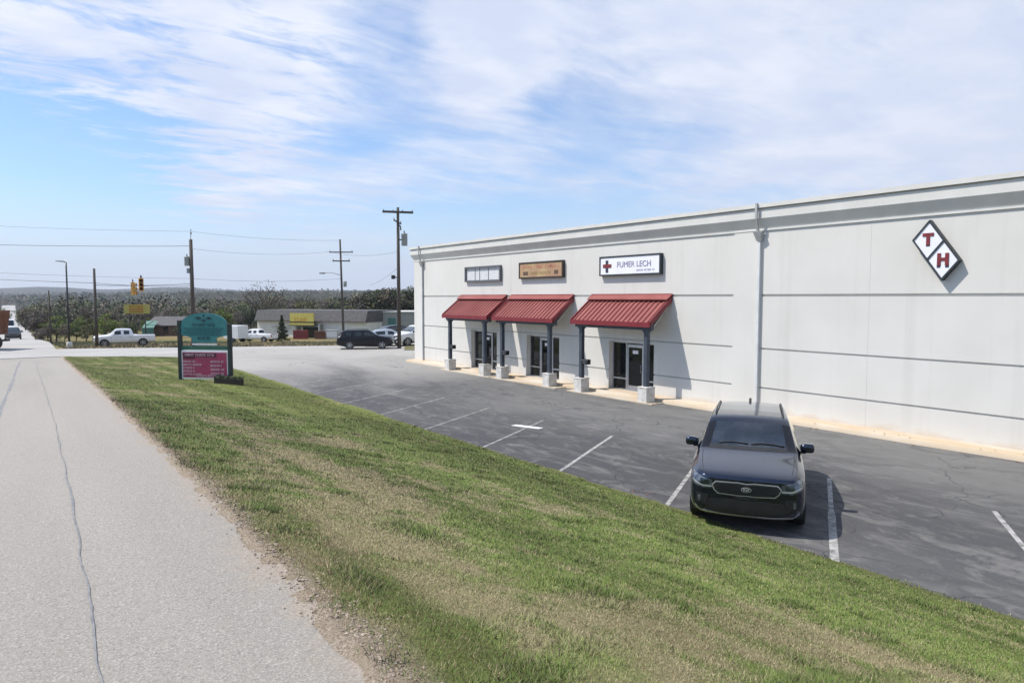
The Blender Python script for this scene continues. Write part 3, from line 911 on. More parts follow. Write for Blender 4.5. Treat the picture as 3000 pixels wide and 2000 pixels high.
# kerb walk along the wall foot, clay-stained
def walk():
    mb = MB()
    ys = np.concatenate([np.arange(YN, 38.7, .5), [38.7]])
    V, F = [], []
    for y in ys:
        bulge = 1.0 if 17 < y < 34 else 0
        xo = 19.98 - .0 * bulge + .06 * (vnoise(y, 0.0, .8, 61) - .5)
        zt = .145 + .02 * (vnoise(y, 0.0, .5, 62) - .5)
        V += [(D + .12, y, zt + .02), (xo + .10, y, zt), (xo + .03, y, zt - .03), (xo, y, -.02)]
    F = [(4 * i + k, 4 * i + k + 1, 4 * i + 5 + k, 4 * i + 4 + k) for i in range(len(ys) - 1) for k in range(3)]
    mb.add(V, F, None, True)
    o = mb.build('walkway', M['clay_walk']); o['kind'] = 'structure'
    # low apron under the canopies reaching the plinths
    ap = MB()
    for a, b in ((17.5, 22.4), (23.2, 28.3), (28.5, 33.3)):
        ap.box(19.30, 19.99, a, b, -.02, .035)
    o = ap.build('canopy_apron', M['clay_walk']); o['kind'] = 'structure'
walk()
# mulch / leaf litter bits at the wall foot
lt = MB()
for k in range(105):
    y = random.uniform(2, 16.5); x = random.uniform(19.7, 20.3)
    if k > 40: y = random.choice([12.4, 12.2, 12.3, 11.2]) + random.gauss(0, .16); x = 19.78 + random.gauss(0, .06)
    if k > 90: x, y = 10.35 + random.gauss(0, .2), 9.75 + random.gauss(0, .22)
    z0 = .006 if x < 19.95 else .155
    a = random.uniform(0, 6.28); s_ = random.uniform(.015, .04)
    lt.add([(x + s_ * math.cos(a + q), y + s_ * math.sin(a + q), z0 + (.02 if q_ % 2 else .0) * random.random()) for q_, q in enumerate((0, 1.6, 3.1, 4.7))], [(0, 1, 2, 3)])
tag(lt.build('leaf_litter', M['leaf_litter'], fix=False), 'scattered reddish brown leaf litter along the wall foot', 'leaf litter', kind='stuff')

# mailboxes on the left posts of the canopies
proto = None
for py, lab in ((21.76, 'black mailbox on the post of the widest nearest red canopy'), (27.63, 'black mailbox on the post of the middle red canopy'), (32.65, 'black mailbox on the post of the farthest red canopy')):
    if proto is None:
        proto = thing('mailbox', lab, 'mailbox', (0, 0, 0), 0, 'black mailboxes on the canopy posts')
        b = MB(); b.box(-.11, .11, -.24, .14, 0, .17, bev=.02); b.build('box', M['black'], proto)
        l = MB(); l.prism([(-.11, .165), (.11, .165), (.09, .205), (.0, .225), (-.09, .205)], -.25, .15, 'Y'); l.build('lid', M['black'], proto)
        f = MB(); f.box(-.125, -.112, -.12, -.02, .05, .10); f.build('slot', M['frame_grey'], proto)
        o = proto
    else:
        o = dup(proto, label=lab)
    o.location = (XP - .02, py - .24, 1.22)

# ------------------------------------------------------------------ wall signs (facade faces -X; y grows to the left in the picture)
def facade_text(name, s, size, yc, zc, x, m, parent, bold=.0):
    # text x axis -> -Y, text y axis -> +Z, normal -> -X
    mt = Matrix(((0, 0, -1, x), (-1, 0, 0, yc), (0, 1, 0, zc), (0, 0, 0, 1)))
    return text_part(name, s, size, mt, m, parent, .006, bold)
def wall_sign(label, cat, y0, y1, z0, z1, fm, face, depth=.14, fw=.07):
    yc, zc = (y0 + y1) / 2, (z0 + z1) / 2
    t = thing('wall_sign', label, cat, (D, yc, zc))
    hw, hh = (y1 - y0) / 2, (z1 - z0) / 2
    f = MB()
    f.box(-depth, -.002, -hw, hw, hh - fw, hh); f.box(-depth, -.002, -hw, hw, -hh, -hh + fw)
    f.box(-depth, -.002, -hw, -hw + fw, -hh + fw, hh - fw); f.box(-depth, -.002, hw - fw, hw, -hh + fw, hh - fw)
    f.build('frame', fm, t)
    if face is not None:
        b = MB(); b.box(-depth + .02, -.01, -hw + fw, hw - fw, -hh + fw, hh - fw); b.build('face', face, t)
    return t, hw, hh, depth
def strokes(mb, y_left, y_right, z, h, x, seed, gap=.3, word=5):
    """a line of small letter-like strokes (writing too blurred to read in the photograph)"""
    rr = random.Random(seed)
    y = y_left
    k = 0
    while y > y_right + h * .4:
        w = h * rr.uniform(.45, .75)
        kind = rr.randrange(4)
        t = h * .2
        mb.box(x - .004, x, y - t, y, z - h / 2, z + h / 2)
        if kind != 1: mb.box(x - .004, x, y - w, y - t, z + h / 2 - t, z + h / 2)
        if kind in (0, 2): mb.box(x - .004, x, y - w, y - t, z - t / 2, z + t / 2)
        if kind in (2, 3): mb.box(x - .004, x, y - w, y - t, z - h / 2, z - h / 2 + t)
        if kind == 1: mb.box(x - .004, x, y - w, y - w + t, z - h / 2, z + h / 2)
        y -= w + h * gap
        k += 1
        if k % word == 0: y -= h * .5
# 1: empty cabinet frame
t, hw, hh, dp = wall_sign('empty grey sign frame, leftmost on the upper white wall', 'sign frame', 29.07, 32.50, 4.90, 5.73, M['frame_grey'], None, .14, .09)
for yy, w in ((-.55, .022), (.30, .018), (.75, .018)):
    b = MB(); b.box(-.075, -.051, yy - w / 2, yy + w / 2, -hh + .09, hh - .09); b.build('mullion', M['transformer'], t)
b = MB(); b.box(-.05, -.012, -hw + .09, hw - .09, -hh + .09, hh - .09); b.build('face', mat('clouded_panel', (.60, .60, .60), (.66, .66, .66), 5, .6), t)
# 2: tan banner sign
t, hw, hh, dp = wall_sign('tan and orange banner sign in a dark brown frame above the middle canopy', 'sign', 24.05, 27.42, 4.97, 5.77, M['frame_brown'], M['banner_tan'], .15, .075)
b = MB(); strokes(b, hw - .35, -hw + .75, .16, .16, -dp + .019, 5, .35); strokes(b, -hw + 1.0, -hw + .3, .14, .13, -dp + .019, 8); b.build('lettering', M['banner_red'], t)
b = MB(); strokes(b, hw - .95, -hw + .85, -.15, .13, -dp + .019, 6, .3); b.build('small_lettering', M['banner_olive'], t)
b = MB(); b.box(-dp + .012, -dp + .018, hw - .75, hw - .35, -.24, -.06); b.build('picture_block', M['brick_brown'], t)
b = MB(); b.box(-dp + .012, -dp + .018, -hw + .35, -hw + .62, -.22, -.04); b.build('picture_block', M['brick_brown'], t)
# 3: white sign with cross emblem
t, hw, hh, dp = wall_sign('white sign with a red cross emblem in a dark frame above the right canopy', 'sign', 18.17, 21.60, 4.96, 5.78, M['frame_dark'], M['sign_white'], .17, .06)
b = MB(); x = -dp + .019
b.box(x - .012, x, hw - .72, hw - .22, -.07, .08)
bb = b.build('emblem', M['letter_red'], t)
b = MB(); b.box(x - .012, x, hw - .53, hw - .38, .081, .24); b.build('emblem', M['letter_navy'], t); b = MB(); b.box(x - .012, x, hw - .53, hw - .38, -.27, -.071); b.build('emblem', M['letter_navy'], t)
facade_text('lettering', 'FUMER LECH', .33, -.28, .03, x - .004, M['letter_grey'], t, .0)
b = MB(); strokes(b, -.45, -hw + .3, -.22, .07, x, 9, .3, 6); b.build('small_lettering', M['letter_grey'], t)
# 4: diamond sign with T and H
tl = Vector((8.96, 5.65)); tp = Vector((8.51, 6.17)); 
u_ = Vector((-.63, .78)); w_ = Vector((-.57, -.82))      # the two panels are leaning rhombs
S = .69
T = thing('diamond_sign', 'two white diamond panels lettered T and H in a dark frame high on the wall', 'sign', (D, 8.33, 5.34))
ctr = Vector((8.33, 5.335))
def dq(a0, a1, b0, b1):          # rectangle in the (along w_, along u_) frame about the centre
    return [((w_ * a + u_ * b).x, (w_ * a + u_ * b).y) for a, b in ((a0, b0), (a1, b0), (a1, b1), (a0, b1))]
fr = MB(); fw = .045
for q in (dq(-S, S, -S / 2, -S / 2 + fw), dq(-S, S, S / 2 - fw, S / 2), dq(-S, -S + fw, -S / 2 + fw, S / 2 - fw), dq(S - fw, S, -S / 2 + fw, S / 2 - fw), dq(-fw * .6, fw * .6, -S / 2 + fw, S / 2 - fw)):
    fr.prism(q, -.20, -.002, 'X')
fr.build('frame', M['frame_dark'], T)
for s_, ch in ((-1, 'T'), (1, 'H')):
    a0, a1 = (-S + fw, -fw * .6) if s_ < 0 else (fw * .6, S - fw)
    p = MB(); p.prism(dq(a0, a1, -S / 2 + fw, S / 2 - fw), -.18, -.01, 'X'); p.build('panel', M['sign_white'], T)
    c = w_ * (s_ * S / 2)
    o = facade_text('letter', ch, .41, c.x, c.y + .01, -.19, M['letter_red'], T, .026)
    sh = MB()  # navy tails low behind each letter
    if ch == 'T': sh.box(-.186, -.181, c.x - .05, c.x + .05, c.y - .17, c.y + .0)
    else:
        sh.box(-.186, -.181, c.x - .15, c.x - .06, c.y - .20, c.y - .10); sh.box(-.186, -.181, c.x + .06, c.x + .15, c.y - .20, c.y - .10)
    sh.build('letter_tail', M['letter_navy'], T)

# ------------------------------------------------------------------ view helper (metres from the calibrated standpoint)
TH = R(36.16)
def away(px, Z, z=None, py=None):
    """world point at view depth Z on the bearing of photo column px (0..2352)"""
    u = (px - 1176) / 1568.0
    return (Z * (math.sin(TH) + u * math.cos(TH)), Z * (math.cos(TH) - u * math.sin(TH)))
def zat(py, Z):
    return CZ - (py - 683) / 1568.0 * Z
RIGHT = -TH                              # yaw that lays a local x axis along the picture's right

# ------------------------------------------------------------------ business park sign on the bank
sx, sy = away(469, 29.5)
SG = thing('park_sign', 'teal and magenta business park sign on two dark posts on the grass bank', 'sign', (sx, sy, .40), RIGHT - .13)
for xx, h in ((-1.155, 2.66), (1.155, 2.52)):
    p = MB(); p.box(xx - .078, xx + .078, -.078, .078, -.4, h, bev=.012); p.build('post', M['sign_post'], SG)
def oct_panel(k):
    top = [(-1.07 * k * math.cos(t), 2.42 + .56 * math.sin(t) ** .85) for t in np.linspace(0, math.pi, 17)]
    return [(-.55 * k, 1.70), (-.55 * k, 1.90), (-.80 * k, 1.97), (-1.07 * k, 2.02)] + top + [(1.07 * k, 2.02), (.80 * k, 1.97), (.55 * k, 1.90), (.55 * k, 1.70)]
p = MB(); p.prism(oct_panel(1), -.05, .03, 'Y'); p.build('board', M['sign_teal'], SG)
e = MB()
def emb(cx, cz, w, h):
    e.prism([(cx - w, cz), (cx, cz + h), (cx + w, cz), (cx, cz - h)], -.062, -.052, 'Y')
for q in ((-.24, 2.76, .16, .07), (.24, 2.76, .16, .07), (0, 2.66, .12, .07), (0, 2.86, .05, .06)):
    e = MB(); emb(*q); e.build('emblem', M['sign_dark'], SG)
def sign_strokes(mb, x0, x1, z, h, y, seed, word=6):
    rr = random.Random(seed); x = x0; k = 0
    while x < x1 - h * .4:
        w = h * rr.uniform(.45, .8); t = h * .22; kind = rr.randrange(4)
        mb.box(x, x + t, y - .006, y, z - h / 2, z + h / 2)
        if kind != 1: mb.box(x + t, x + w, y - .006, y, z + h / 2 - t, z + h / 2)
        if kind != 3: mb.box(x + t, x + w, y - .006, y, z - h / 2, z - h / 2 + t)
        if kind == 1: mb.box(x + w - t, x + w, y - .006, y, z - h / 2 + t, z + h / 2)
        x += w + h * .28; k += 1
        if k % word == 0: x += h * .5
e = MB()
sign_strokes(e, -.52, .55, 2.47, .12, -.052, 1); e.build('lettering', M['sign_dark'], SG)
for i, (a, b) in enumerate(((-.9, .9), (-.8, .85), (-.9, .8), (-.7, .75))):
    e = MB(); sign_strokes(e, a, b, 2.32 - .09 * i, .035, -.052, 20 + i); e.build('lettering', M['sign_dark'], SG)
e = MB()
sign_strokes(e, -.3, .3, 1.90, .12, -.052, 3)
e.build('lettering', M['sign_dark'], SG)
p = MB(); p.box(-.56, .56, -.045, .02, 1.60, 1.66); p.build('white_strip', M['sign_white'], SG)
p = MB(); p.box(-1.075, 1.075, -.04, .03, 1.38, 1.55); p.build('rail', M['sign_green'], SG)
p = MB(); p.box(-1.075, 1.075, -.05, .03, .12, 1.36)
p.build('panel_frame', M['sign_white'], SG)
p = MB(); p.box(-1.02, 1.02, -.062, -.052, .19, 1.28); p.build('panel', M['sign_magenta'], SG)
p = MB(); p.box(-1.00, .55, -.070, -.064, 1.09, 1.25); p.box(-1.0, -.46, -.070, -.064, 1.0, 1.075); p.build('heading', M['sign_maroon'], SG)
e = MB(); sign_strokes(e, -.9, .48, 1.17, .09, -.071, 44); e.build('lettering', M['sign_pale'], SG)
for i in range(5):
    e = MB(); sign_strokes(e, -1.0, -.45 + .35 * (i in (1, 4)), .88 - .14 * i, .075, -.063, 50 + i); e.build('lettering', M['sign_pale'], SG)
for i in range(4):
    e = MB(); sign_strokes(e, .28, .92 - .1 * (i == 1), .88 - .17 * i, .08, -.063, 60 + i); e.build('lettering', M['sign_pale'], SG)
e = MB()
sign_strokes(e, -.38, .9, .26, .085, -.063, 70)
e.build('lettering', M['sign_pale'], SG)

PB = thing('planter_box', 'low dark planter box at the right foot of the park sign', 'planter', (sx, sy, .40), RIGHT - .13)
zg = lambda lx: float(bank_z(sx + lx * math.cos(RIGHT - .13), sy + lx * math.sin(RIGHT - .13))) - .40
p = MB()
p.add([(lx, yy, zz) for lx in (.55, 1.80) for yy in (-.30, -.09) for zz in (zg(lx) - .1, zg(lx) + .27)], [(0, 1, 3, 2), (4, 6, 7, 5), (0, 4, 5, 1), (2, 3, 7, 6), (1, 5, 7, 3), (0, 2, 6, 4)])
p.build('box', M['planter_wood'], PB)
p = MB()
for k in range(160):
    lx = random.uniform(.59, 1.77); yy = random.uniform(-.30, -.09); q = random.uniform(0, 6.28); s_ = random.uniform(.03, .07); z = zg(lx) + .25 + random.uniform(0, .09)
    p.add([(lx + s_ * math.cos(q), yy + s_ * math.sin(q) * .6, z), (lx - s_ * math.cos(q), yy - s_ * math.sin(q) * .6, z), (lx + random.gauss(0, .03), yy, z + s_ * 1.6)], [(0, 1, 2)])
p.build('ground_cover', M['leaf_dark'], PB, fix=False)

# ------------------------------------------------------------------ vehicles
def arr(o, vs, fs, m, smooth=True, name='part', parent=None):
    me = bpy.data.meshes.new(name); me.from_pydata([tuple(v) for v in vs], [], fs)
    me.materials.append(m); me.polygons.foreach_set('use_smooth', [smooth] * len(fs)); me.update()
    ob = bpy.data.objects.new(name, me); COL.objects.link(ob)
    if parent is not None: ob.parent = parent
    return ob

class Car:
    def __init__(s, root, L, stations, tagf, mats):
        """stations: (s, zb, wb, wm, zm, ws, zs, wt, zt, zc) from front to rear"""
        s.root, s.L = root, L
        rings = []
        for (d, zb, wb, wm, zm, ws, zs, wt, zt, zc) in stations:
            E_, F_ = (ws, zs), (wt, zt)
            l = lambda t: (E_[0] + (F_[0] - E_[0]) * t, E_[1] + (F_[1] - E_[1]) * t)
            rings.append((L / 2 - d, [(0, zb), (wb, zb), (wm * .985, zb + .16), (wm, zm), E_, l(.10), l(.88), F_, (wt * .955, zt + (zc - zt) * .42), (0, zc)]))
        V, idx = [], []
        for x, r_ in rings:
            row = {}
            for k, (y, z) in enumerate(r_):
                if k in (0, 9):
                    row[(k, 1)] = row[(k, -1)] = len(V); V.append((x, 0, z))
                else:
                    for sd in (1, -1):
                        row[(k, sd)] = len(V); V.append((x, y * sd, z))
            idx.append(row)
        F, T = [], []
        for i in range(len(rings) - 1):
            for k in range(9):
                for sd in (1, -1):
                    a, b, c, d = idx[i][(k, sd)], idx[i + 1][(k, sd)], idx[i + 1][(k + 1, sd)], idx[i][(k + 1, sd)]
                    F.append((a, b, c, d) if sd < 0 else (d, c, b, a)); T.append(tagf(i, k, sd))
        for e, sgn in ((0, 1), (len(rings) - 1, -1)):
            r_ = idx[e]
            polys = [[r_[(1, -1)], r_[(0, 1)], r_[(1, 1)], r_[(2, 1)], r_[(2, -1)]]]
            for k in range(2, 8): polys.append([r_[(k, -1)], r_[(k, 1)], r_[(k + 1, 1)], r_[(k + 1, -1)]])
            polys.append([r_[(8, -1)], r_[(8, 1)], r_[(9, 1)]])
            for j, p in enumerate(polys):
                F.append(p if sgn > 0 else p[::-1]); T.append(tagf('front' if e == 0 else 'rear', j + 1, 0))
        names = sorted(set(T))
        me = bpy.data.meshes.new('cage'); me.from_pydata(V, [], F)
        for nm in names: me.materials.append(bpy.data.materials[0])
        me.polygons.foreach_set('material_index', [names.index(t) for t in T]); me.update()
        bm = bmesh.new(); bm.from_mesh(me); bmesh.ops.recalc_face_normals(bm, faces=bm.faces[:]); bm.to_mesh(me); bm.free()
        ob = bpy.data.objects.new('cage', me); COL.objects.link(ob)
        md = ob.modifiers.new('s', 'SUBSURF'); md.levels = 2; md.render_levels = 2
        dg = bpy.context.evaluated_depsgraph_get(); dg.update()
        ev = bpy.data.meshes.new_from_object(ob.evaluated_get(dg))
        bpy.data.objects.remove(ob); bpy.data.meshes.remove(me)
        EV = [v.co.copy() for v in ev.vertices]
        s.bvh = BVHTree.FromPolygons(EV, [tuple(p.vertices) for p in ev.polygons])
        groups = {}
        for p in ev.polygons: groups.setdefault(names[p.material_index], []).append(tuple(p.vertices))
        bpy.data.meshes.remove(ev)
        for nm, fs in groups.items():
            used = sorted({i for f in fs for i in f}); mp = {g: i for i, g in enumerate(used)}
            key = nm.split('#')[0]
            arr(None, [EV[g] for g in used], [tuple(mp[i] for i in f) for f in fs], mats[key], True, key, root)
    def hit(s, side, a, b):
        o, d = {'front': ((s.L, a, b), (-1, 0, 0)), 'rear': ((-s.L, a, b), (1, 0, 0)), 'left': ((a, 3, b), (0, -1, 0)), 'right': ((a, -3, b), (0, 1, 0)), 'top': ((a, b, 4), (0, 0, -1))}[side]
        h = s.bvh.ray_cast(Vector(o), Vector(d))
        if h[0] is None: h = s.bvh.find_nearest(Vector((o[0] * .5, o[1], o[2])))
        return h[0], -Vector(d)
    def patch(s, name, m, side, top, bot, off=.006, nr=4, nc=4, depth=.03, parent=None):
        """panel whose outline (top and bottom polylines) is laid on the body"""
        cols = []
        for i in range(len(top) - 1):
            for j in range(nc):
                t = j / nc
                cols.append(([top[i][q] + (top[i + 1][q] - top[i][q]) * t for q in (0, 1)], [bot[i][q] + (bot[i + 1][q] - bot[i][q]) * t for q in (0, 1)]))
        cols.append((list(top[-1]), list(bot[-1])))
        V, W = [], []
        for tp_, bt in cols:
            for k in range(nr + 1):
                t = k / nr
                p, nrm = s.hit(side, tp_[0] + (bt[0] - tp_[0]) * t, tp_[1] + (bt[1] - tp_[1]) * t)
                V.append(p + nrm * off); W.append(p - nrm * depth)
        n, c = nr + 1, len(cols)
        F = [(i * n + k, i * n + k + 1, (i + 1) * n + k + 1, (i + 1) * n + k) for i in range(c - 1) for k in range(nr)]
        o = len(V)
        edge = [i * n for i in range(c)] + [(c - 1) * n + k for k in range(1, n)] + [i * n + nr for i in range(c - 2, -1, -1)] + [k for k in range(nr - 1, 0, -1)]
        F += [(edge[i], edge[(i + 1) % len(edge)], o + edge[(i + 1) % len(edge)], o + edge[i]) for i in range(len(edge))]
        ob = arr(None, V + W, F, m, True, name, parent or s.root)
        me = ob.data
        bm = bmesh.new(); bm.from_mesh(me)
        for v in [v for v in bm.verts if not v.link_faces]: bm.verts.remove(v)
        bmesh.ops.recalc_face_normals(bm, faces=bm.faces[:])
        for e_ in bm.edges:
            if len(e_.link_faces) == 2 and e_.calc_face_angle(0) > .9: e_.smooth = False
        bm.to_mesh(me); bm.free()
        return ob
    def wheel(s, x, y, r, w=.23, arch=True, wm=None, spokes=5):
        sg = 1 if y > 0 else -1
        t = MB()
        t.lathe([(r * .62, y - sg * w), (r * .93, y - sg * w), (r, y - sg * (w - .03)), (r, y - sg * .03), (r * .955, y), (r * .70, y + sg * .006), (r * .66, y - sg * .02), (r * .66, y - sg * .05)], 28, None, 'Y', (x, 0, r))
        to = t.build('wheel', M['tyre'], s.root)
        q = MB()
        q.lathe([(r * .655, y - sg * .06), (r * .66, y - sg * .006), (r * .61, y - sg * .006), (r * .57, y - sg * .05)], 28, M['rim'], 'Y', (x, 0, r))
        q.lathe([(r * .16, y - sg * .06), (r * .15, y - sg * .012), (r * .02, y - sg * .008)], 14, M['rim'], 'Y', (x, 0, r))
        q.lathe([(r * .57, y - sg * .07), (r * .02, y - sg * .072)], 20, M['black'], 'Y', (x, 0, r))
        for k in range(spokes):
            a = 2 * math.pi * k / spokes + .3
            mt = Matrix.Translation((x, 0, r)) @ Matrix.Rotation(a, 4, 'Y')
            q.box(-r * .075, r * .075, y - sg * .05, y - sg * .014, r * .12, r * .60, M['rim'], mt)
        q.build('rim', None, to)
        if arch:
            ra = r + .055
            pts = [(x + ra * math.cos(a), r + ra * math.sin(a)) for a in np.linspace(0, math.pi, 24)]
            pts = [(x + ra, .20)] + pts + [(x - ra, .20)]
            pts = [p for p in pts]
            aw = MB(); aw.prism(pts, y - sg * .22, y - sg * .016, 'Y')
            aw.build('wheel_arch', M['black'], s.root)

def mirror_part(car, x, y, z, paint, sg):
    mb = MB()
    bm = bmesh.new(); bmesh.ops.create_uvsphere(bm, u_segments=14, v_segments=10, radius=1)
    vs = []
    for v in bm.verts:
        c = v.co; sq = lambda t: math.copysign(abs(t) ** .6, t)
        vs.append((x + .085 * sq(c.x), y + sg * .125 + .125 * sq(c.y), z + .085 * sq(c.z) * (1 + .12 * c.y * sg)))
    bm.verts.index_update()
    mb.add(vs, [[v.index for v in f.verts] for f in bm.faces], paint, True); bm.free()
    mb.box(x - .03, x + .04, min(y - sg * .10, y + sg * .10), max(y - sg * .10, y + sg * .10), z - .10, z - .065, M['black'])
    return mb.build('mirror', None, car.root)

def suv(root, paint, hero=False, L=4.80):
    st = [(.00, .34, .56, .74, .60, .70, .80, .58, .885, .915),
          (.06, .27, .70, .865, .60, .83, .84, .70, .945, .965),
          (.20, .22, .78, .93, .62, .905, .90, .77, .995, 1.01),
          (.55, .21, .80, .95, .64, .93, .965, .81, 1.055, 1.07),
          (1.05, .21, .80, .945, .66, .935, 1.01, .83, 1.115, 1.14),
          (1.22, .21, .80, .945, .66, .935, 1.025, .835, 1.15, 1.18),
          (1.36, .21, .80, .945, .66, .935, 1.035, .815, 1.215, 1.26),
          (1.92, .21, .80, .945, .66, .93, 1.05, .715, 1.585, 1.63),
          (2.06, .21, .80, .945, .66, .93, 1.055, .70, 1.63, 1.67),
          (2.50, .21, .80, .945, .66, .93, 1.06, .69, 1.65, 1.69),
          (2.60, .21, .80, .945, .66, .93, 1.06, .69, 1.65, 1.69),
          (3.38, .21, .80, .945, .66, .93, 1.07, .675, 1.635, 1.675),
          (3.48, .21, .80, .945, .66, .93, 1.07, .67, 1.63, 1.67),
          (4.10, .22, .80, .945, .68, .92, 1.08, .65, 1.59, 1.635),
          (4.28, .24, .78, .935, .70, .915, 1.08, .64, 1.57, 1.62),
          (4.42, .26, .76, .925, .70, .905, 1.07, .62, 1.535, 1.59),
          (4.66, .30, .72, .90, .70, .87, 1.02, .62, 1.18, 1.22),
          (4.76, .34, .66, .86, .70, .83, .96, .66, 1.08, 1.11),
          (4.80, .42, .56, .76, .70, .73, .90, .58, 1.0, 1.03)]
    def tagf(i, k, sd):
        if i == 'front': return 'bumper'
        if i == 'rear': return 'body'
        if k == 0: return 'underbody'
        if k == 8 and i in (5, 6): return 'windshield'
        if k == 7 and i in (5, 6): return 'pillar_trim#%d' % sd
        if k >= 7 and 1 <= i <= 4: return 'hood'
        if k >= 7 and 8 <= i <= 13: return 'roof'
        if k == 8 and i == 15: return 'rear_window'
        if k == 5 and i in (7, 8, 10, 12): return 'window#%d%d' % (7 if i in (7, 8) else i, sd)
        if k == 5 and i in (6,): return 'quarter_window#%d' % sd
        if i <= 2 and k in (1, 2): return 'bumper'
        return 'body'
    mats = dict(body=paint, bumper=paint, hood=paint, roof=paint, underbody=M['black'], windshield=M['windshield'], window=M['carglass'], rear_window=M['carglass'], quarter_window=M['carglass'], pillar_trim=M['paint_black'])
    if hero: mats['windshield'] = mats['window'] = mats['quarter_window'] = M['clear_glass']
    c = Car(root, L, st, tagf, mats)
    r = .365
    for x in (L / 2 - .93, L / 2 - 3.70):
        for sg in (1, -1): c.wheel(x, sg * .955, r)
    for sg in (1, -1):
        mirror_part(c, L / 2 - 1.72, sg * .90, 1.17, paint, sg)
        rl = MB(); rl.tube([c.hit('top', L / 2 - d_, sg * .615)[0] + Vector((0, 0, u_z)) for d_, u_z in ((2.05, -.01), (2.2, .035), (2.7, .045), (3.2, .045), (3.8, .04), (4.0, .02), (4.1, -.01))], .016, 8); rl.build('roof_rail', M['black_metal'], root)
        for xh in (2.42, 3.35):
            h = MB(); h.tube([(L / 2 - xh - .09, sg * .925, .955), (L / 2 - xh, sg * .955, .965), (L / 2 - xh + .09, sg * .925, .955)], .015, 6); h.build('door_handle', paint, root)
        sd = 'left' if sg > 0 else 'right'
        c.patch('sill_cladding', M['black'], sd, [(L / 2 - 1.38, .36), (L / 2 - 3.25, .36)], [(L / 2 - 1.38, .24), (L / 2 - 3.25, .24)], .008)
        for xd in (1.42, 2.54, 3.46):
            c.patch('door_seam', M['black'], sd, [(L / 2 - xd, .98), (L / 2 - xd - .008, .98)], [(L / 2 - xd - .02, .42), (L / 2 - xd - .028, .42)], .0015, 5, 1, .004)
        c.patch('tail_lamp', M['red_lamp'], 'rear', [(sg * .82, 1.02), (sg * .45, 1.0)], [(sg * .84, .88), (sg * .45, .90)], .008)
        hl = c.patch('headlight', M['lamp_glass'], 'front', [(sg * .545, .865), (sg * .70, .905), (sg * .89, .965)], [(sg * .53, .735), (sg * .70, .72), (sg * .90, .80)], .006, 4, 5)
        c.patch('daytime_lamp', M['chrome'], 'front', [(sg * .55, .775), (sg * .70, .775), (sg * .875, .85)], [(sg * .55, .755), (sg * .70, .752), (sg * .875, .828)], .011, 2, 4, .02, hl)
        c.patch('lamp_lens', M['carglass'], 'front', [(sg * .60, .86), (sg * .74, .89)], [(sg * .60, .79), (sg * .74, .80)], .010, 3, 3, .02, hl)
        c.patch('fog_lamp_recess', M['black'], 'front', [(sg * .60, .62), (sg * .80, .645)], [(sg * .64, .44), (sg * .80, .47)], .006)
        c.patch('fog_lamp', M['lamp_glass'], 'front', [(sg * .73, .60), (sg * .775, .60)], [(sg * .73, .50), (sg * .775, .50)], .011)
    c.patch('grille_surround', M['chrome'], 'front', [(-.55, .80), (-.49, .862), (-.12, .867), (0, .852), (.12, .867), (.49, .862), (.55, .80)], [(-.52, .715), (-.45, .652), (-.12, .637), (0, .642), (.12, .637), (.45, .652), (.52, .715)], .010, 5)
    gr = c.patch('grille', M['black'], 'front', [(-.535, .797), (-.48, .846), (-.12, .852), (0, .838), (.12, .852), (.48, .846), (.535, .797)], [(-.505, .722), (-.44, .668), (-.12, .652), (0, .657), (.12, .652), (.44, .668), (.505, .722)], .016, 5)
    if hero:
        gm = MB()
        p0, _ = c.hit('front', 0, .75)
        for i in range(6):
            z = .685 + .028 * i
            w = .46 if 0 < i < 5 else .42
            c.patch('grille_bar', M['black_metal'], 'front', [(-w, z + .005), (0, z + .005), (w, z + .005)], [(-w, z - .005), (0, z - .005), (w, z - .005)], .022, 1, 4, .02, gr)
        # oval emblem with its three letters
        em = MB()
        el = [(.082 * math.cos(t), .755 + .042 * math.sin(t)) for t in np.linspace(0, 2 * math.pi, 29)[:-1]]
        em.prism(el, p0.x + .018, p0.x + .036, 'X')
        eo = em.build('emblem', M['chrome'], root)
        em = MB(); el = [(.072 * math.cos(t), .755 + .034 * math.sin(t)) for t in np.linspace(0, 2 * math.pi, 29)[:-1]]
        em.prism(el, p0.x + .030, p0.x + .038, 'X'); em.build('emblem_field', M['black'], eo)
        mt = Matrix(((0, 0, 1, p0.x + .040), (1, 0, 0, 0), (0, 1, 0, .755), (0, 0, 0, 1)))
        text_part('emblem_letters', 'KIA', .062, mt, M['chrome'], eo, .002, .002)
    c.patch('lower_intake', M['black'], 'front', [(-.60, .555), (-.30, .575), (.30, .575), (.60, .555)], [(-.66, .37), (-.30, .345), (.30, .345), (.66, .37)], .007, 4)
    c.patch('plate_holder', M['black_metal'], 'front', [(-.17, .63), (.17, .63)], [(-.17, .59), (.17, .59)], .012)
    c.patch('bumper_trim', M['chrome'], 'front', [(-.82, .435), (-.74, .345), (-.40, .318), (0, .312), (.40, .318), (.74, .345), (.82, .435)], [(-.83, .405), (-.73, .312), (-.40, .284), (0, .278), (.40, .284), (.73, .312), (.83, .405)], .016, 2, 4)
    c.patch('rear_bumper_trim', M['black'], 'rear', [(-.75, .62), (.75, .62)], [(-.72, .45), (.72, .45)], .008)
    for sg in (1, -1):
        c.patch('hood_seam', M['black'], 'top', [(L / 2 - .20, sg * .70), (L / 2 - .60, sg * .745), (L / 2 - 1.16, sg * .775)], [(L / 2 - .20, sg * .711), (L / 2 - .60, sg * .756), (L / 2 - 1.16, sg * .786)], .0015, 1, 5, .004)
    w = MB()
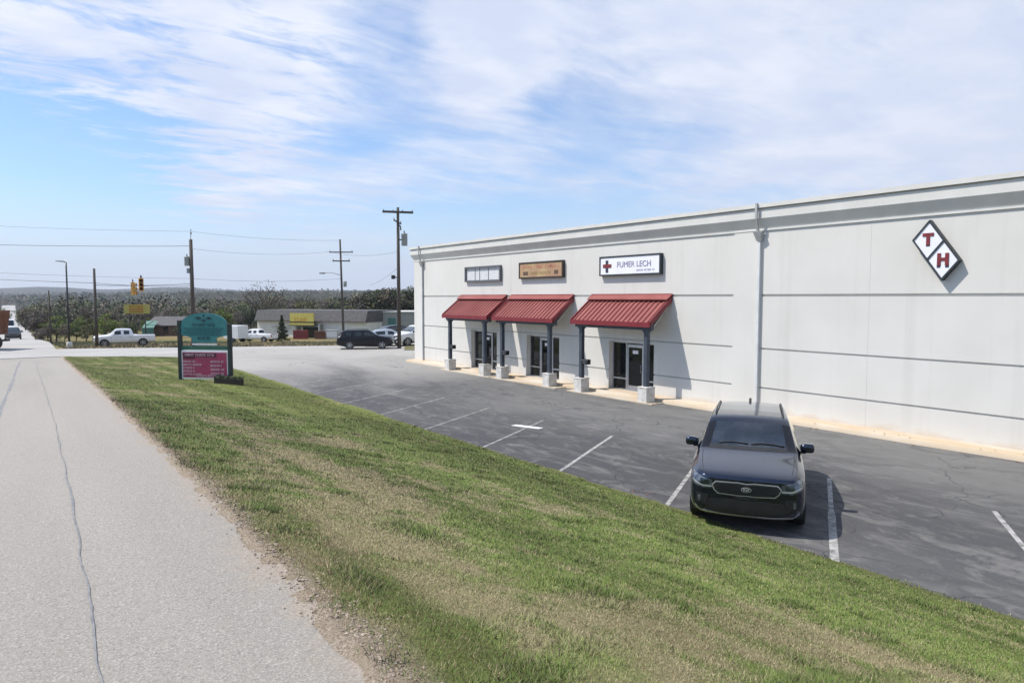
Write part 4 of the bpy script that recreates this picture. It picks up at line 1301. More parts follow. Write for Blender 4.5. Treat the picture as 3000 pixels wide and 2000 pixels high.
    for y0, y1 in ((.62, .05), (.0, -.52)):
        pts = []
        for t in np.linspace(0, 1, 7):
            yy = y0 + (y1 - y0) * t; xx = L / 2 - 1.335 - .03 * math.sin(math.pi * t)
            p, _ = c.hit('top', xx, yy); pts.append(p + Vector((0, 0, .012)))
        w.tube(pts, .009, 5)
    w.build('wiper', M['black'], root)
    c.patch('cowl', M['black'], 'top', [(L / 2 - 1.20, -.66), (L / 2 - 1.17, 0), (L / 2 - 1.20, .66)], [(L / 2 - 1.30, -.68), (L / 2 - 1.28, 0), (L / 2 - 1.30, .68)], .004, 3)
    p, _ = c.hit('top', L / 2 - 4.2, 0)
    a = MB(); a.prism([(L / 2 - 4.05, p.z - .02), (L / 2 - 4.25, p.z + .075), (L / 2 - 4.29, p.z - .02)], -.025, .025, 'Y'); a.build('antenna', M['black'], root)
    if hero:
        for xs, ys in ((2.25, (.38, -.38)), (3.15, (.36, -.36))):
            for y in ys:
                b = MB(); x0 = L / 2 - xs
                b.box(x0 - .25, x0 + .28, y - .26, y + .26, .42, .60, bev=.05)
                b.box(-.07, .07, y - .25, y + .25, 0, .68, None, Matrix.Translation((x0 - .27, 0, .55)) @ Matrix.Rotation(-.22, 4, 'Y'), bev=.05)
                b.box(x0 - .50, x0 - .39, y - .13, y + .13, 1.25, 1.44, bev=.04)
                b.build('seat', M['seat_cloth'], root)
        b = MB(); b.prism([(L / 2 - 1.30, .75), (L / 2 - 1.32, 1.08), (L / 2 - 1.50, 1.12), (L / 2 - 1.78, 1.06), (L / 2 - 1.82, .75)], -.72, .72, 'Y'); b.build('dashboard', M['dash'], root)
        b = MB(); pts = [Vector((L / 2 - 1.92 + .06 * math.sin(t), .38 + .18 * math.cos(t), 1.02 + .17 * math.sin(t))) for t in np.linspace(0, 2 * math.pi, 21)]
        b.tube(pts, .016, 6, None, False); b.box(L / 2 - 1.93, L / 2 - 1.84, .20, .56, 1.0, 1.04); b.build('steering_wheel', M['black'], root)
        b = MB(); b.box(L / 2 - 1.98, L / 2 - 1.95, -.11, .11, 1.47, 1.54, bev=.01); b.build('rear_view_mirror', M['black'], root)
        b = MB(); b.box(L / 2 - 1.50, L / 2 - 1.34, -.30, .02, 1.121, 1.125); b.build('paper', M['sign_white'], root)
    return c

def pickup(root, paint, L=5.75):
    st = [(.00, .42, .52, .74, .70, .72, .95, .62, 1.04, 1.06),
          (.06, .36, .70, .90, .70, .88, 1.0, .74, 1.10, 1.12),
          (.25, .34, .78, .98, .72, .95, 1.05, .80, 1.16, 1.18),
          (1.25, .34, .80, .99, .74, .97, 1.10, .83, 1.22, 1.24),
          (1.45, .34, .80, .99, .74, .97, 1.11, .80, 1.27, 1.30),
          (2.00, .34, .80, .99, .74, .97, 1.13, .68, 1.77, 1.82),
          (2.12, .34, .80, .99, .74, .97, 1.13, .67, 1.82, 1.87),
          (2.58, .34, .80, .99, .74, .97, 1.13, .67, 1.84, 1.89),
          (2.68, .34, .80, .99, .74, .97, 1.13, .67, 1.84, 1.89),
          (3.40, .34, .80, .99, .74, .97, 1.14, .66, 1.82, 1.87),
          (3.55, .34, .80, .99, .74, .97, 1.14, .67, 1.72, 1.76),
          (3.66, .34, .80, .99, .74, .97, 1.14, .84, 1.26, 1.24),
          (3.74, .34, .80, .99, .74, .97, 1.14, .90, 1.20, 1.20),
          (5.50, .38, .80, .98, .76, .96, 1.15, .90, 1.20, 1.20),
          (5.68, .42, .78, .96, .78, .95, 1.13, .89, 1.19, 1.19),
          (5.75, .50, .72, .92, .80, .91, 1.08, .85, 1.14, 1.14)]
    def tagf(i, k, sd):
        if i == 'front': return 'bumper'
        if i == 'rear': return 'tailgate'
        if k == 0: return 'underbody'
        if i == 4 and k == 8: return 'windshield'
        if i in (5, 6, 8) and k == 5: return 'window#%d%d' % (5 if i < 7 else i, sd)
        if i == 10 and k == 8: return 'rear_window'
        if i <= 1 and k in (1, 2): return 'bumper'
        if k >= 7 and 1 <= i <= 3: return 'hood'
        if k == 8 and i >= 12: return 'bed_floor'
        if i >= 11 and k in (1, 2, 3): return 'bed'
        return 'cab'
    mats = dict(cab=paint, bed=paint, hood=paint, bumper=M['chrome'], tailgate=paint, underbody=M['black'], windshield=M['windshield'], window=M['carglass'], rear_window=M['carglass'], bed_floor=M['black'])
    c = Car(root, L, st, tagf, mats)
    for x in (L / 2 - 1.0, L / 2 - 4.55):
        for sg in (1, -1): c.wheel(x, sg * 1.0, .40, .26)
    for sg in (1, -1):
        mirror_part(c, L / 2 - 1.85, sg * .96, 1.30, paint, sg)
        c.patch('headlight', M['lamp_glass'], 'front', [(sg * .56, .98), (sg * .86, .99)], [(sg * .56, .80), (sg * .88, .80)], .008)
        c.patch('tail_lamp', M['red_lamp'], 'rear', [(sg * .78, 1.08), (sg * .92, 1.06)], [(sg * .78, .76), (sg * .93, .78)], .01)
        sd = 'left' if sg > 0 else 'right'
        for xd in (1.62, 2.64, 3.56):
            c.patch('door_seam', M['black'], sd, [(L / 2 - xd, 1.05), (L / 2 - xd - .012, 1.05)], [(L / 2 - xd - .01, .46), (L / 2 - xd - .022, .46)], .002, 4, 1, .004)
        h = MB()
        for xh in (2.48, 3.38): h.box(L / 2 - xh - .09, L / 2 - xh + .09, sg * .985 - .02, sg * .985 + .015, 1.0, 1.03)
        h.build('door_handle', M['black'], root)
    c.patch('grille', M['black'], 'front', [(-.52, 1.0), (.52, 1.0)], [(-.50, .74), (.50, .74)], .008)
    c.patch('grille_bar', M['chrome'], 'front', [(-.52, .90), (.52, .90)], [(-.52, .85), (.52, .85)], .016)
    c.patch('lower_intake', M['black'], 'front', [(-.55, .56), (.55, .56)], [(-.50, .46), (.50, .46)], .008)
    return c

def sedan(root, paint, L=4.8):
    st = [(.00, .30, .50, .70, .48, .66, .62, .56, .70, .72),
          (.08, .22, .66, .84, .50, .80, .68, .66, .76, .775),
          (.30, .20, .74, .90, .52, .86, .74, .72, .82, .84),
          (1.20, .19, .76, .915, .54, .89, .86, .76, .94, .96),
          (1.40, .19, .76, .915, .54, .89, .87, .72, 1.0, 1.03),
          (2.15, .19, .76, .915, .54, .885, .89, .56, 1.36, 1.40),
          (2.30, .19, .76, .915, .54, .885, .89, .55, 1.39, 1.43),
          (2.62, .19, .76, .915, .54, .885, .89, .55, 1.41, 1.45),
          (2.70, .19, .76, .915, .54, .885, .89, .55, 1.41, 1.45),
          (3.45, .20, .76, .915, .54, .88, .91, .54, 1.36, 1.40),
          (3.60, .20, .76, .915, .54, .88, .91, .55, 1.32, 1.36),
          (4.25, .22, .76, .905, .56, .87, .93, .66, 1.05, 1.08),
          (4.40, .24, .74, .90, .56, .86, .93, .70, 1.02, 1.03),
          (4.72, .30, .68, .86, .60, .83, .88, .68, .97, .98),
          (4.80, .36, .58, .78, .62, .75, .84, .62, .92, .93)]
    def tagf(i, k, sd):
        if i in ('front',): return 'bumper'
        if i == 'rear': return 'body'
        if k == 0: return 'underbody'
        if i == 4 and k == 8: return 'windshield'
        if i == 10 and k == 8: return 'rear_window'
        if i in (5, 6, 8, 9) and k == 5: return 'window#%d%d' % (5 if i < 7 else 8, sd)
        if k >= 7 and 1 <= i <= 3: return 'hood'
        if i <= 1 and k in (1, 2): return 'bumper'
        return 'body'
    mats = dict(body=paint, bumper=paint, hood=paint, underbody=M['black'], windshield=M['windshield'], window=M['carglass'], rear_window=M['carglass'])
    c = Car(root, L, st, tagf, mats)
    for x in (L / 2 - .95, L / 2 - 3.75):
        for sg in (1, -1): c.wheel(x, sg * .925, .33, .21)
    for sg in (1, -1):
        mirror_part(c, L / 2 - 1.7, sg * .86, .98, paint, sg)
        c.patch('headlight', M['lamp_glass'], 'front', [(sg * .48, .66), (sg * .78, .68)], [(sg * .48, .57), (sg * .80, .58)], .008)
        c.patch('tail_lamp', M['red_lamp'], 'rear', [(sg * .80, .86), (sg * .40, .86)], [(sg * .80, .74), (sg * .40, .76)], .01)
    c.patch('grille', M['black'], 'front', [(-.42, .62), (.42, .62)], [(-.40, .38), (.40, .38)], .008)
    return c

# the nearest parked SUV
yaw_hero = math.atan2(-ay_, -ax_) + R(4.2)
hx = 14.55 * ax_ - 1.20 * ay_; hy = 14.55 * ay_ + 1.20 * ax_
HERO = thing('parked_suv', 'dark graphite SUV parked nose to the grass bank, nearest vehicle', 'car', (hx, hy, .004), yaw_hero)
suv(HERO, M['paint_dark'], True)
HERO.scale = (1.03,) * 3

def face(px_right, fwd):
    """yaw for a heading given as (picture-right, away) components"""
    d = (px_right * math.cos(TH) + fwd * math.sin(TH), -px_right * math.sin(TH) + fwd * math.cos(TH))
    return math.atan2(d[1], d[0])
def park(name, label, builder, px, Z, yaw, scale=1.0, z=None, group=None):
    x, y = away(px, Z)
    t = thing(name, label, 'car' if name != 'pickup_truck' else 'pickup truck', (x, y, float(terr(x, y)) + .06 if z is None else z), yaw, group)
    builder(t)
    t.scale = (scale,) * 3
    return t
park('parked_suv', 'black SUV parked beyond the far end of the warehouse beside the tall pole', lambda t: suv(t, M['paint_black']), 838, 54.2, face(.98, .18), .90, 0.0)
park('parked_sedan', 'silver sedan parked half hidden behind the black SUV', lambda t: sedan(t, M['paint_silver']), 893, 57.5, face(.95, .3), .98, 0.0)
park('parked_suv', 'white SUV whose rear half is hidden by the warehouse corner', lambda t: suv(t, M['paint_white']), 960, 58.5, face(-.8, -.6), 1.02, 0.0)
park('parked_sedan', 'dark car seen between the silver sedan and the white SUV', lambda t: sedan(t, M['paint_black']), 913, 63, face(.7, .7), 1.0, .1)
PK = park('pickup_truck', 'white crew cab pickup truck facing left on the cross street', lambda t: pickup(t, M['paint_white']), 285, 65.5, face(-.86, -.51), .90)
x, y = away(590, 99)
t = dup(PK, (x, y, float(terr(x, y)) + .03), face(-.97, .22), 'white pickup truck parked in front of the long grey roofed shop', 1.0)

# boxy white van, white trailer, dump truck and black oncoming car near the intersection
def van(root, L=5.6, W=2.0, H=2.45):
    b = MB()
    prof = [(L / 2, .45), (L / 2, 1.05), (L / 2 - .75, 1.28), (L / 2 - 1.35, H - .12), (L / 2 - 1.6, H), (-L / 2 + .1, H), (-L / 2, H - .12), (-L / 2, .45)]
    b.prism(prof, -W / 2, W / 2, 'Y'); b.build('body', M['paint_white'], root)
    g = MB(); g.add([(L / 2 - .74, -W / 2 + .12, 1.30), (L / 2 - .74, W / 2 - .12, 1.30), (L / 2 - 1.32, W / 2 - .16, H - .16), (L / 2 - 1.32, -W / 2 + .16, H - .16)], [(0, 1, 2, 3)])
    for v in range(4): g.v[v] = (g.v[v][0] + .02, g.v[v][1], g.v[v][2] + .008)
    g.build('windshield', M['carglass'], root)
    for sg in (1, -1):
        w = MB(); w.prism([(L / 2 - .95, 1.32), (L / 2 - 1.36, H - .3), (L / 2 - 1.9, H - .3), (L / 2 - 1.9, 1.32)], sg * W / 2, sg * (W / 2 + .006), 'Y'); w.build('window', M['carglass'], root)
        for x in (L / 2 - .9, -L / 2 + 1.1):
            t = MB(); t.lathe([(.2, sg * (W / 2 - .2)), (.36, sg * (W / 2 - .2)), (.36, sg * (W / 2 + .01)), (.2, sg * (W / 2 + .015))], 20, None, 'Y', (x, 0, .36)); t.build('wheel', M['tyre'], root)
        h = MB(); h.box(L / 2 - .01, L / 2 + .012, sg * .62 - .16, sg * .62 + .16, .80, .98); h.build('headlight', M['lamp_glass'], root)
    g = MB(); g.box(L / 2 - .01, L / 2 + .01, -.42, .42, .62, .95); g.box(L / 2 - .01, L / 2 + .03, -W / 2 + .05, W / 2 - .05, .45, .58); g.build('grille', M['black'], root)
x, y = away(18, 130); zz = float(far_road_z(np.array([x]), np.array([y]))[0])
t = thing('van', 'boxy white van coming up the main road behind the black car', 'van', (x, y, zz + .13), R(-90)); van(t)
x, y = away(28, 96)
t = thing('oncoming_suv', 'black SUV coming up the main road at the left edge of the photo', 'car', (x, y, float(far_road_z(np.array([x]), np.array([y]))[0]) + .13), R(-90)); suv(t, M['paint_black'])
t.scale = (1.0,) * 3

def dump_truck(root):
    b = MB()
    prof = [(-3.2, 1.15), (-3.5, 2.95), (1.2, 2.95), (1.2, 1.15)]
    b.prism(prof, -1.22, 1.22, 'Y')
    for x in (-2.6, -1.7, -.8, .1, .9): b.box(x - .06, x + .06, -1.29, -1.221, 1.2, 2.9); b.box(x - .06, x + .06, 1.221, 1.29, 1.2, 2.9)
    b.box(-3.45, 1.25, -1.30, -1.222, 2.88, 3.02); b.box(-3.45, 1.25, 1.222, 1.30, 2.88, 3.02)
    b.build('dump_body', M['rust_brown'], root)
    c = MB(); c.prism([(1.5, .9), (1.5, 2.75), (2.7, 2.75), (3.0, 1.9), (4.3, 1.75), (4.4, .9)], -1.1, 1.1, 'Y'); c.build('cab', M['rust_brown'], root)
    for sg in (1, -1):
        w = MB(); w.prism([(1.7, 1.9), (1.7, 2.55), (2.55, 2.55), (2.8, 1.9)], sg * 1.1, sg * 1.106, 'Y'); w.build('window', M['carglass'], root)
    f = MB(); f.box(-3.0, 4.3, -.45, .45, .7, 1.12); f.build('chassis', M['black'], root)
    for x in (-2.3, -1.05, 3.4):
        for sg in (1, -1):
            t = MB(); t.lathe([(.2, sg * .78), (.52, sg * .78), (.52, sg * 1.16), (.3, sg * 1.18), (.2, sg * 1.08)], 22, None, 'Y', (x, 0, .52)); t.build('wheel', M['tyre'], root)
    m = MB(); m.box(-3.42, -3.38, -1.2, 1.2, .62, .80); m.build('rear_bumper', M['black'], root)
x, y = away(-103, 52.5)
t = thing('dump_truck', 'rusty brown dump truck cut off by the left edge of the photo', 'truck', (x, y, .03), face(-1, .1)); dump_truck(t)
x, y = away(541, 92)
t = thing('box_trailer', 'white box trailer standing beside the park sign post in the distance', 'trailer', (x, y, float(terr(x, y)) + .03), face(-.95, .3))
b = MB(); b.box(-1.2, 1.2, -1, 1, .55, 2.3, bev=.05); b.build('body', M['paint_white'], t)
for sg in (1, -1):
    w = MB(); w.lathe([(.15, sg * .85), (.34, sg * .85), (.34, sg * 1.05), (.15, sg * 1.06)], 18, None, 'Y', (-.3, 0, .34)); w.build('wheel', M['tyre'], t)
b = MB(); b.tube([(1.2, -.5, .6), (2.0, 0, .5)], .05, 6); b.tube([(1.2, .5, .6), (2.0, 0, .5)], .05, 6); b.build('drawbar', M['black'], t)

# ------------------------------------------------------------------ poles, signal, wires
def pole_thing(name, label, px, Z, top_py, r0, cat='utility pole', base=None, lean=0.0):
    x, y = away(px, Z)
    z0 = (float(terr(x, y)) - .1) if base is None else base
    t = thing(name, label, cat, (x, y, z0), RIGHT)
    h = zat(top_py, Z) - z0
    m = MB(); m.tube([(0, 0, 0), (lean * .5, 0, h * .5), (lean, 0, h)], [r0, r0 * .85, r0 * .66], 12); m.build('pole', M['pole_wood'] if cat == 'utility pole' else M['black_metal'], t)
    return t, h
def arm(t, z, half, x0=0.0, tilt=0.0, ins=3, w=.06, y=-.14):
    a = MB(); a.box(-half, half, y - w, y + w, -w * 1.1, w * 1.1, None, Matrix.Translation((x0, 0, z)) @ Matrix.Rotation(tilt, 4, 'Y'))
    o = a.build('crossarm', M['pole_wood'], t)
    for k in range(ins):
        xx = -half + .08 + (2 * half - .16) * k / max(1, ins - 1)
        i = MB(); i.lathe([(.02, .05), (.045, .08), (.03, .12), (.05, .16), (.02, .20)], 10, None, 'Z', (x0 + xx, y, z - math.sin(tilt) * xx)); i.build('insulator', M['insulator'], o)
def transformer(t, x, z, h=.85, r=.24, name='transformer'):
    a = MB(); a.lathe([(r * .9, 0), (r, .04), (r, h - .08), (r * 1.04, h - .06), (r * .9, h)], 16, None, 'Z', (x, -.05, z))
    o = a.build(name, M['transformer'], t)
    b = MB(); b.tube([(x, -.05, z + h), (x, -.05, z + h + .22)], .05, 8); b.build('bushing', M['insulator'], o)
    c = MB(); c.box(min(0, x), max(0, x), -.07, -.01, z + h * .45, z + h * .55); c.build('bracket', M['black_metal'], o)

P4, h4 = pole_thing('utility_pole', 'tall utility pole with crossarm standing left of the warehouse corner', 916.5, 54.3, 479, .16, base=-.05)
arm(P4, h4 - .38, 1.20, .02, .035, 4, .075)
arm(P4, h4 - 1.15, .34, -.02, .5, 2, .05); transformer(P4, .50, h4 - 3.0, .95, .24)
b = MB(); b.tube([(0, -.1, h4 - 1.3), (.22, -.15, h4 - 1.5), (.24, -.15, h4 - 1.8)], .05, 8); b.build('cutout', M['black'], P4)
b = MB(); b.box(-.55, -.27, -.15, .05, zat(641, 54.3) + .05, zat(633, 54.3) + .07); b.box(-.28, 0, -.03, .03, zat(637, 54.3), zat(636, 54.3) + .05); b.build('cable_box', M['black'], P4)
P3, h3 = pole_thing('utility_pole', 'slimmer utility pole with two crossarms beyond the black SUV', 789, 67, 551, .13, lean=-.22)
arm(P3, h3 - 1.25, 1.15, -.1, 0, 2, .045); arm(P3, h3 - 2.1, .85, -.1, 0, 3, .05)
b = MB(); b.lathe([(.16, 0), (.17, .5), (.1, .55)], 12, None, 'Z', (.22, -.05, h3 - 4.6)); b.build('transformer', M['transformer'], P3)
b = MB(); b.tube([(-.1, -.05, h3 - 3.5), (-1.0, -.1, h3 - 3.25), (-1.7, -.1, h3 - 3.25)], .03, 6); o = b.build('lamp_arm', M['transformer'], P3)
b = MB(); b.box(-2.25, -1.7, -.22, .04, h3 - 3.36, h3 - 3.20, bev=.05); b.build('lamp_head', M['transformer'], o)
P2, h2 = pole_thing('utility_pole', 'thick utility pole with transformer rising behind the teal sign', 443.5, 56, 551, .19)
transformer(P2, -.33, h2 - 2.15, .75, .2); 
b = MB(); b.box(-.35, -.12, -.12, .08, h2 - 2.75, h2 - 2.35); b.build('meter_box', M['transformer'], P2)
b = MB(); b.tube([(0, 0, h2), (.03, 0, h2 + .55)], .02, 6, M['black_metal']); b.lathe([(.03, 0), (.075, .05), (.04, .1), (.085, .16), (.03, .22)], 10, M['insulator'], 'Z', (.03, 0, h2 + .38)); b.lathe([(.02, 0), (.055, .05), (.02, .1)], 10, M['insulator'], 'Z', (.03, 0, h2 + .72)); b.tube([(.03, 0, h2 + .55), (.03, 0, h2 + .75)], .015, 6, M['black_metal']); b.build('pole_top_pin', None, P2)
P1, h1 = pole_thing('utility_pole', 'plain wooden pole holding the span wire left of the traffic signals', 220.5, 60, 617, .14)
P0, h0 = pole_thing('utility_pole', 'thin dark pole, leftmost beside the main road', 114.5, 64, 667, .09)
LP, hl = pole_thing('street_lamp', 'black street lamp with a short arm at the intersection', 157, 57.5, 603, .085, cat='street lamp')
b = MB(); b.tube([(0, 0, hl - .02), (-.16, 0, hl + .05), (-.25, 0, hl + .06)], .04, 8); o = b.build('arm', M['black_metal'], LP)
b = MB(); b.prism([(-.80, hl + .06), (-.78, hl + .13), (-.25, hl + .12), (-.22, hl + .02)], -.13, .13, 'Y'); b.build('lamp_head', M['transformer'], o)
b = MB(); b.lathe([(.22, -.1), (.22, .62), (.18, .66)], 16, None, 'Z', (0, 0, 0)); b.build('footing', M['concrete'], LP)

def wire(label, pts, sag, r=.012):
    P = []
    for a, b_ in zip(pts[:-1], pts[1:]):
        a, b_ = Vector(a), Vector(b_)
        for k in range(13):
            t = k / 12
            p = a.lerp(b_, t); p.z -= sag * 4 * t * (1 - t)
            P.append(p)
    m = MB(); m.tube(P, r, 5)
    tag(m.build('overhead_wire', M['wire'], fix=False), label, 'wire', 'overhead wires')
def wp(px, py, Z):
    x, y = away(px, Z); return (x, y, zat(py, Z))
wire('upper overhead wire running left from the thick pole behind the teal sign', [wp(443, 566, 56), wp(-330, 552, 60)], .20, .018)
wire('top overhead wire from the pin of the thick pole to the slim pole', [wp(-330, 500, 60), wp(444, 533, 56), wp(784, 553, 67)], .25, .009)
wire('middle overhead wire between the thick pole and the slim pole', [wp(443, 572, 56), wp(760, 579, 67), wp(915, 579, 54.3)], .35, .009)
wire('lowest overhead wire crossing the road to the plain wooden pole', [wp(-330, 622, 60), wp(220, 650, 60), wp(443, 657, 56)], .12, .018)
wire('second low overhead wire behind the traffic signals', [wp(-330, 606, 66), wp(443, 640, 57), wp(787, 640, 67)], .25, .010)
wire('service wire sloping from the tall pole down to the grey shed', [wp(914, 616, 54.3), wp(850, 655, 75)], .2, .010)
# traffic signals on the span wire
wire('span wire carrying the two traffic signals', [wp(222, 655, 60), wp(440, 652, 56.2)], .08, .022)
def signal(label, px, py, Z, yaw, first=None):
    x, y = away(px, Z)
    if first is not None:
        return dup(first, (x, y, zat(py, Z)), yaw, label)
    t = thing('traffic_signal', label, 'traffic light', (x, y, zat(py, Z)), yaw, 'traffic signals on the span wire')
    b = MB(); b.box(-.19, .19, -.12, .12, -.55, .55, bev=.03); b.build('housing', M['signal_yellow'], t)
    for k, z in enumerate((.34, 0, -.34)):
        l = MB(); l.lathe([(.13, -.121), (.12, -.135), (.02, -.14)], 14, None, 'Y', (0, 0, z)); l.build('lens', M['black'], t)
        v = MB(); v.lathe([(.15, -.122), (.15, -.30)], 14, None, 'Y', (0, 0, z)); v.f.pop(); v.f.pop(); v.m = v.m[:-2]; v.sm = v.sm[:-2]
        v.build('visor', M['signal_yellow'], t)
    bp = MB(); bp.box(-.06, .06, -.03, .03, .55, .80); bp.build('hanger', M['black_metal'], t)
    return t
s1 = signal('right yellow traffic signal of the hanging pair', 327, 654, 58, RIGHT + .5)
signal('left yellow traffic signal of the hanging pair, turned away', 308, 663, 59, RIGHT + 1.75, s1)

# ------------------------------------------------------------------ distant buildings and signs
def gable(root, L, Wd, hw, hr, wallm, roofm, over=.4):
    w = MB(); w.box(-L / 2, L / 2, 0, Wd, -.3, hw)
    w.prism([(0, hw), (Wd / 2, hw + hr - .05), (Wd, hw)], -L / 2, -L / 2 + .1, 'X'); w.prism([(0, hw), (Wd / 2, hw + hr - .05), (Wd, hw)], L / 2 - .1, L / 2, 'X')
    w.build('wall', wallm, root)
    r_ = MB(); y0 = -over
    zz0 = hw - over * hr / (Wd / 2)
    r_.add([(-L / 2 - .2, y0, zz0), (L / 2 + .2, y0, zz0), (L / 2 + .2, Wd / 2, hw + hr), (-L / 2 - .2, Wd / 2, hw + hr), (L / 2 + .2, Wd + over, zz0), (-L / 2 - .2, Wd + over, zz0),
            (-L / 2 - .2, y0, zz0 - .14), (L / 2 + .2, y0, zz0 - .14), (L / 2 + .2, Wd + over, zz0 - .14), (-L / 2 - .2, Wd + over, zz0 - .14)],
           [(0, 1, 2, 3), (3, 2, 4, 5), (0, 6, 7, 1), (5, 4, 8, 9)])
    r_.build('roof', roofm, root)
x, y = away(712, 112)
SH = thing('shop', 'long white shop with a grey shingle roof and yellow gable sign', 'shop', (x, y, -2.6), RIGHT - R(22))
b = MB(); b.box(-11, 11, 0, 9, -.3, 2.75); b.build('wall', M['shop_wall'], SH)
b = MB(); b.prism([(-.55, 2.70), (-.55, 2.86), (.15, 4.55), (9.1, 4.55), (9.1, 2.70)], -11.1, 11.1, 'X'); b.build('roof', M['shop_roof'], SH)
b = MB(); b.box(-1.9, 2.3, -.9, -.62, 1.9, 2.05); b.box(-2.2, -1.9, -.9, -.02, -.2, 2.3); b.box(2.3, 2.6, -.9, -.02, -.2, 2.3); b.build('entrance_frame', M['grey_shed'], SH)
b = MB(); b.box(-1.4, 1.9, -.03, .0, -.2, 2.2); b.build('entrance', M['glass_dark'], SH)
b = MB(); b.prism([(-3.2, 2.15), (-3.2, 4.1), (1.6, 4.1), (1.6, 2.15)], -1.1, -.95, 'Y'); o = b.build('gable_sign', M['yellow_sign'], SH)
b = MB()
sign_strokes(b, -2.2, .6, 3.05, .55, -1.101, 5, 9); b.build('lettering', M['orange_print'], o)
b = MB(); b.box(-3.25, 1.65, -1.12, -.9, 2.55, 2.72); b.box(-3.25, 1.65, -1.3, -.2, 2.05, 2.15); b.build('canopy_edge', M['black'], o)
x, y = away(905, 112)
t = thing('shed', 'grey metal shed with a flat roof left of the warehouse corner', 'shed', (x, y, -2.4), RIGHT)
b = MB(); b.box(-4.6, 9, 0, 10, -.3, 4.0); b.build('wall', M['grey_shed'], t)
b = MB(); b.box(-4.75, 9.2, -.15, 10.2, 4.0, 4.15); b.build('roof', M['soffit'], t)
b = MB(); b.box(-1.0, .3, -.02, .0, -.2, 3.1); b.build('door', M['awning_teal'], t)
x, y = away(388, 118)
t = thing('house', 'low brown brick house with a teal awning behind the white pickup', 'house', (x, y, -2.9), RIGHT)
gable(t, 8.0, 7, 2.3, 1.3, M['brick_brown'], M['shop_roof'])
b = MB(); b.prism([(-3.9, 1.9), (-3.9, 2.0), (-2.2, 2.9), (-2.2, 2.8)], -1, -.9, 'Y')
b.add([(-3.9, -1.5, 1.8), (-1.9, -1.5, 1.8), (-1.9, 0, 2.9), (-3.9, 0, 2.9), (-3.9, -1.5, .6), (-1.9, -1.5, .6)], [(0, 1, 2, 3), (4, 5, 1, 0)]); b.build('awning', M['awning_teal'], t)
for xx in (-.6, 1.2, 2.9):
    w = MB(); w.box(xx - .4, xx + .4, -.03, 0, .8, 1.9); w.build('window', M['glass_dark'], t)
x, y = away(315, 100)
t = thing('pole_sign', 'yellow roadside sign board on two posts above the white pickup', 'sign', (x, y, float(terr(x, y))), RIGHT)
zb, ztop = zat(720, 100) - float(terr(x, y)), zat(699, 100) - float(terr(x, y))
b = MB(); b.box(-1.85, 1.85, -.12, .12, zb, ztop); b.build('board', M['yellow_sign'], t)
b = MB(); b.box(-1.05, 1.0, -.135, -.121, zb + .12, ztop - .1); b.build('centre_panel', M['orange_print'], t)
b = MB(); sign_strokes(b, -.9, .9, zb + .9, .28, -.136, 77, 5); sign_strokes(b, -.8, .8, zb + .45, .22, -.136, 78, 5); b.build('lettering', M['yellow_sign'], t)
for xx in (-1.2, 1.2):
    b = MB(); b.tube([(xx, 0, -.3), (xx, 0, zb)], .09, 8); b.build('post', M['pole_wood'], t)
# goods in front of the shop
def goods(name, label, cat, px, w, h, d, m, m2, Z=108):
    x, y = away(px, Z)
    t = thing(name, label, cat, (x, y, float(terr(x, y)) + .0), RIGHT)
    b = MB(); b.box(-w / 2, w / 2, -d / 2, d / 2, 0, h, bev=.03); b.build('body', m, t)
    b = MB(); b.box(-w / 2 + .08, w / 2 - .08, -d / 2 - .02, -d / 2 - .002, h * .25, h * .85); b.build('front', m2, t)
    b = MB(); b.box(-w / 2 - .04, w / 2 + .04, -d / 2 - .04, d / 2 + .04, h + .002, h + .07); b.build('lid', m2, t)
M['red_goods'] = mat('red_goods', (.22, .03, .035), (.28, .05, .05), 3, .6)
goods('display_stand', 'red display stand beside the shop entrance', 'stand', 690, 2.2, 1.3, .8, M['red_goods'], M['letter_red'])
goods('ice_freezer', 'pale blue freezer chest right of the shop entrance', 'freezer', 762, 1.9, 1.4, .9, M['paint_silver'], M['paint_white'])
goods('wooden_bin', 'brown wooden bin right of the shop entrance', 'bin', 738, 2.0, 1.2, .9, M['brick_brown'], M['rust_brown'])

# ------------------------------------------------------------------ trees
def leaf_quads(mb, n, centre_fn, size, m, flat=.0):
    V, F = [], []
    for k in range(n):
        p = centre_fn()
        nrm = Vector((RNG.normal(), RNG.normal(), RNG.normal() + flat)).normalized()
        a = nrm.orthogonal().normalized(); b = nrm.cross(a)
        s_ = size * RNG.uniform(.55, 1.35); q = RNG.uniform(0, 6.28)
        a, b = a * math.cos(q) + b * math.sin(q), b * math.cos(q) - a * math.sin(q)
        o = len(V)
        V += [p - a * s_, p + b * s_ * .55, p + a * s_, p - b * s_ * .55]
        F.append((o, o + 1, o + 2, o + 3))
    mb.add(V, F, m)
def branch(mb, p, d, L, r, depth, tips):
    q = p + d * L
    mid = p + d * L * .5 + Vector((random.gauss(0, .04), random.gauss(0, .04), 0)) * L
    mb.tube([p, mid, q], [r, r * .8, r * .6], 5, None, False)
    tips.append(q); tips.append(mid)
    if depth == 0: return
    for k in range(3 if depth > 1 else 4):
        nd = (d + Vector((random.gauss(0, .55), random.gauss(0, .55), random.gauss(.12, .28)))).normalized()
        branch(mb, q if k else mid, nd, L * random.uniform(.55, .78), r * .55, depth - 1, tips)
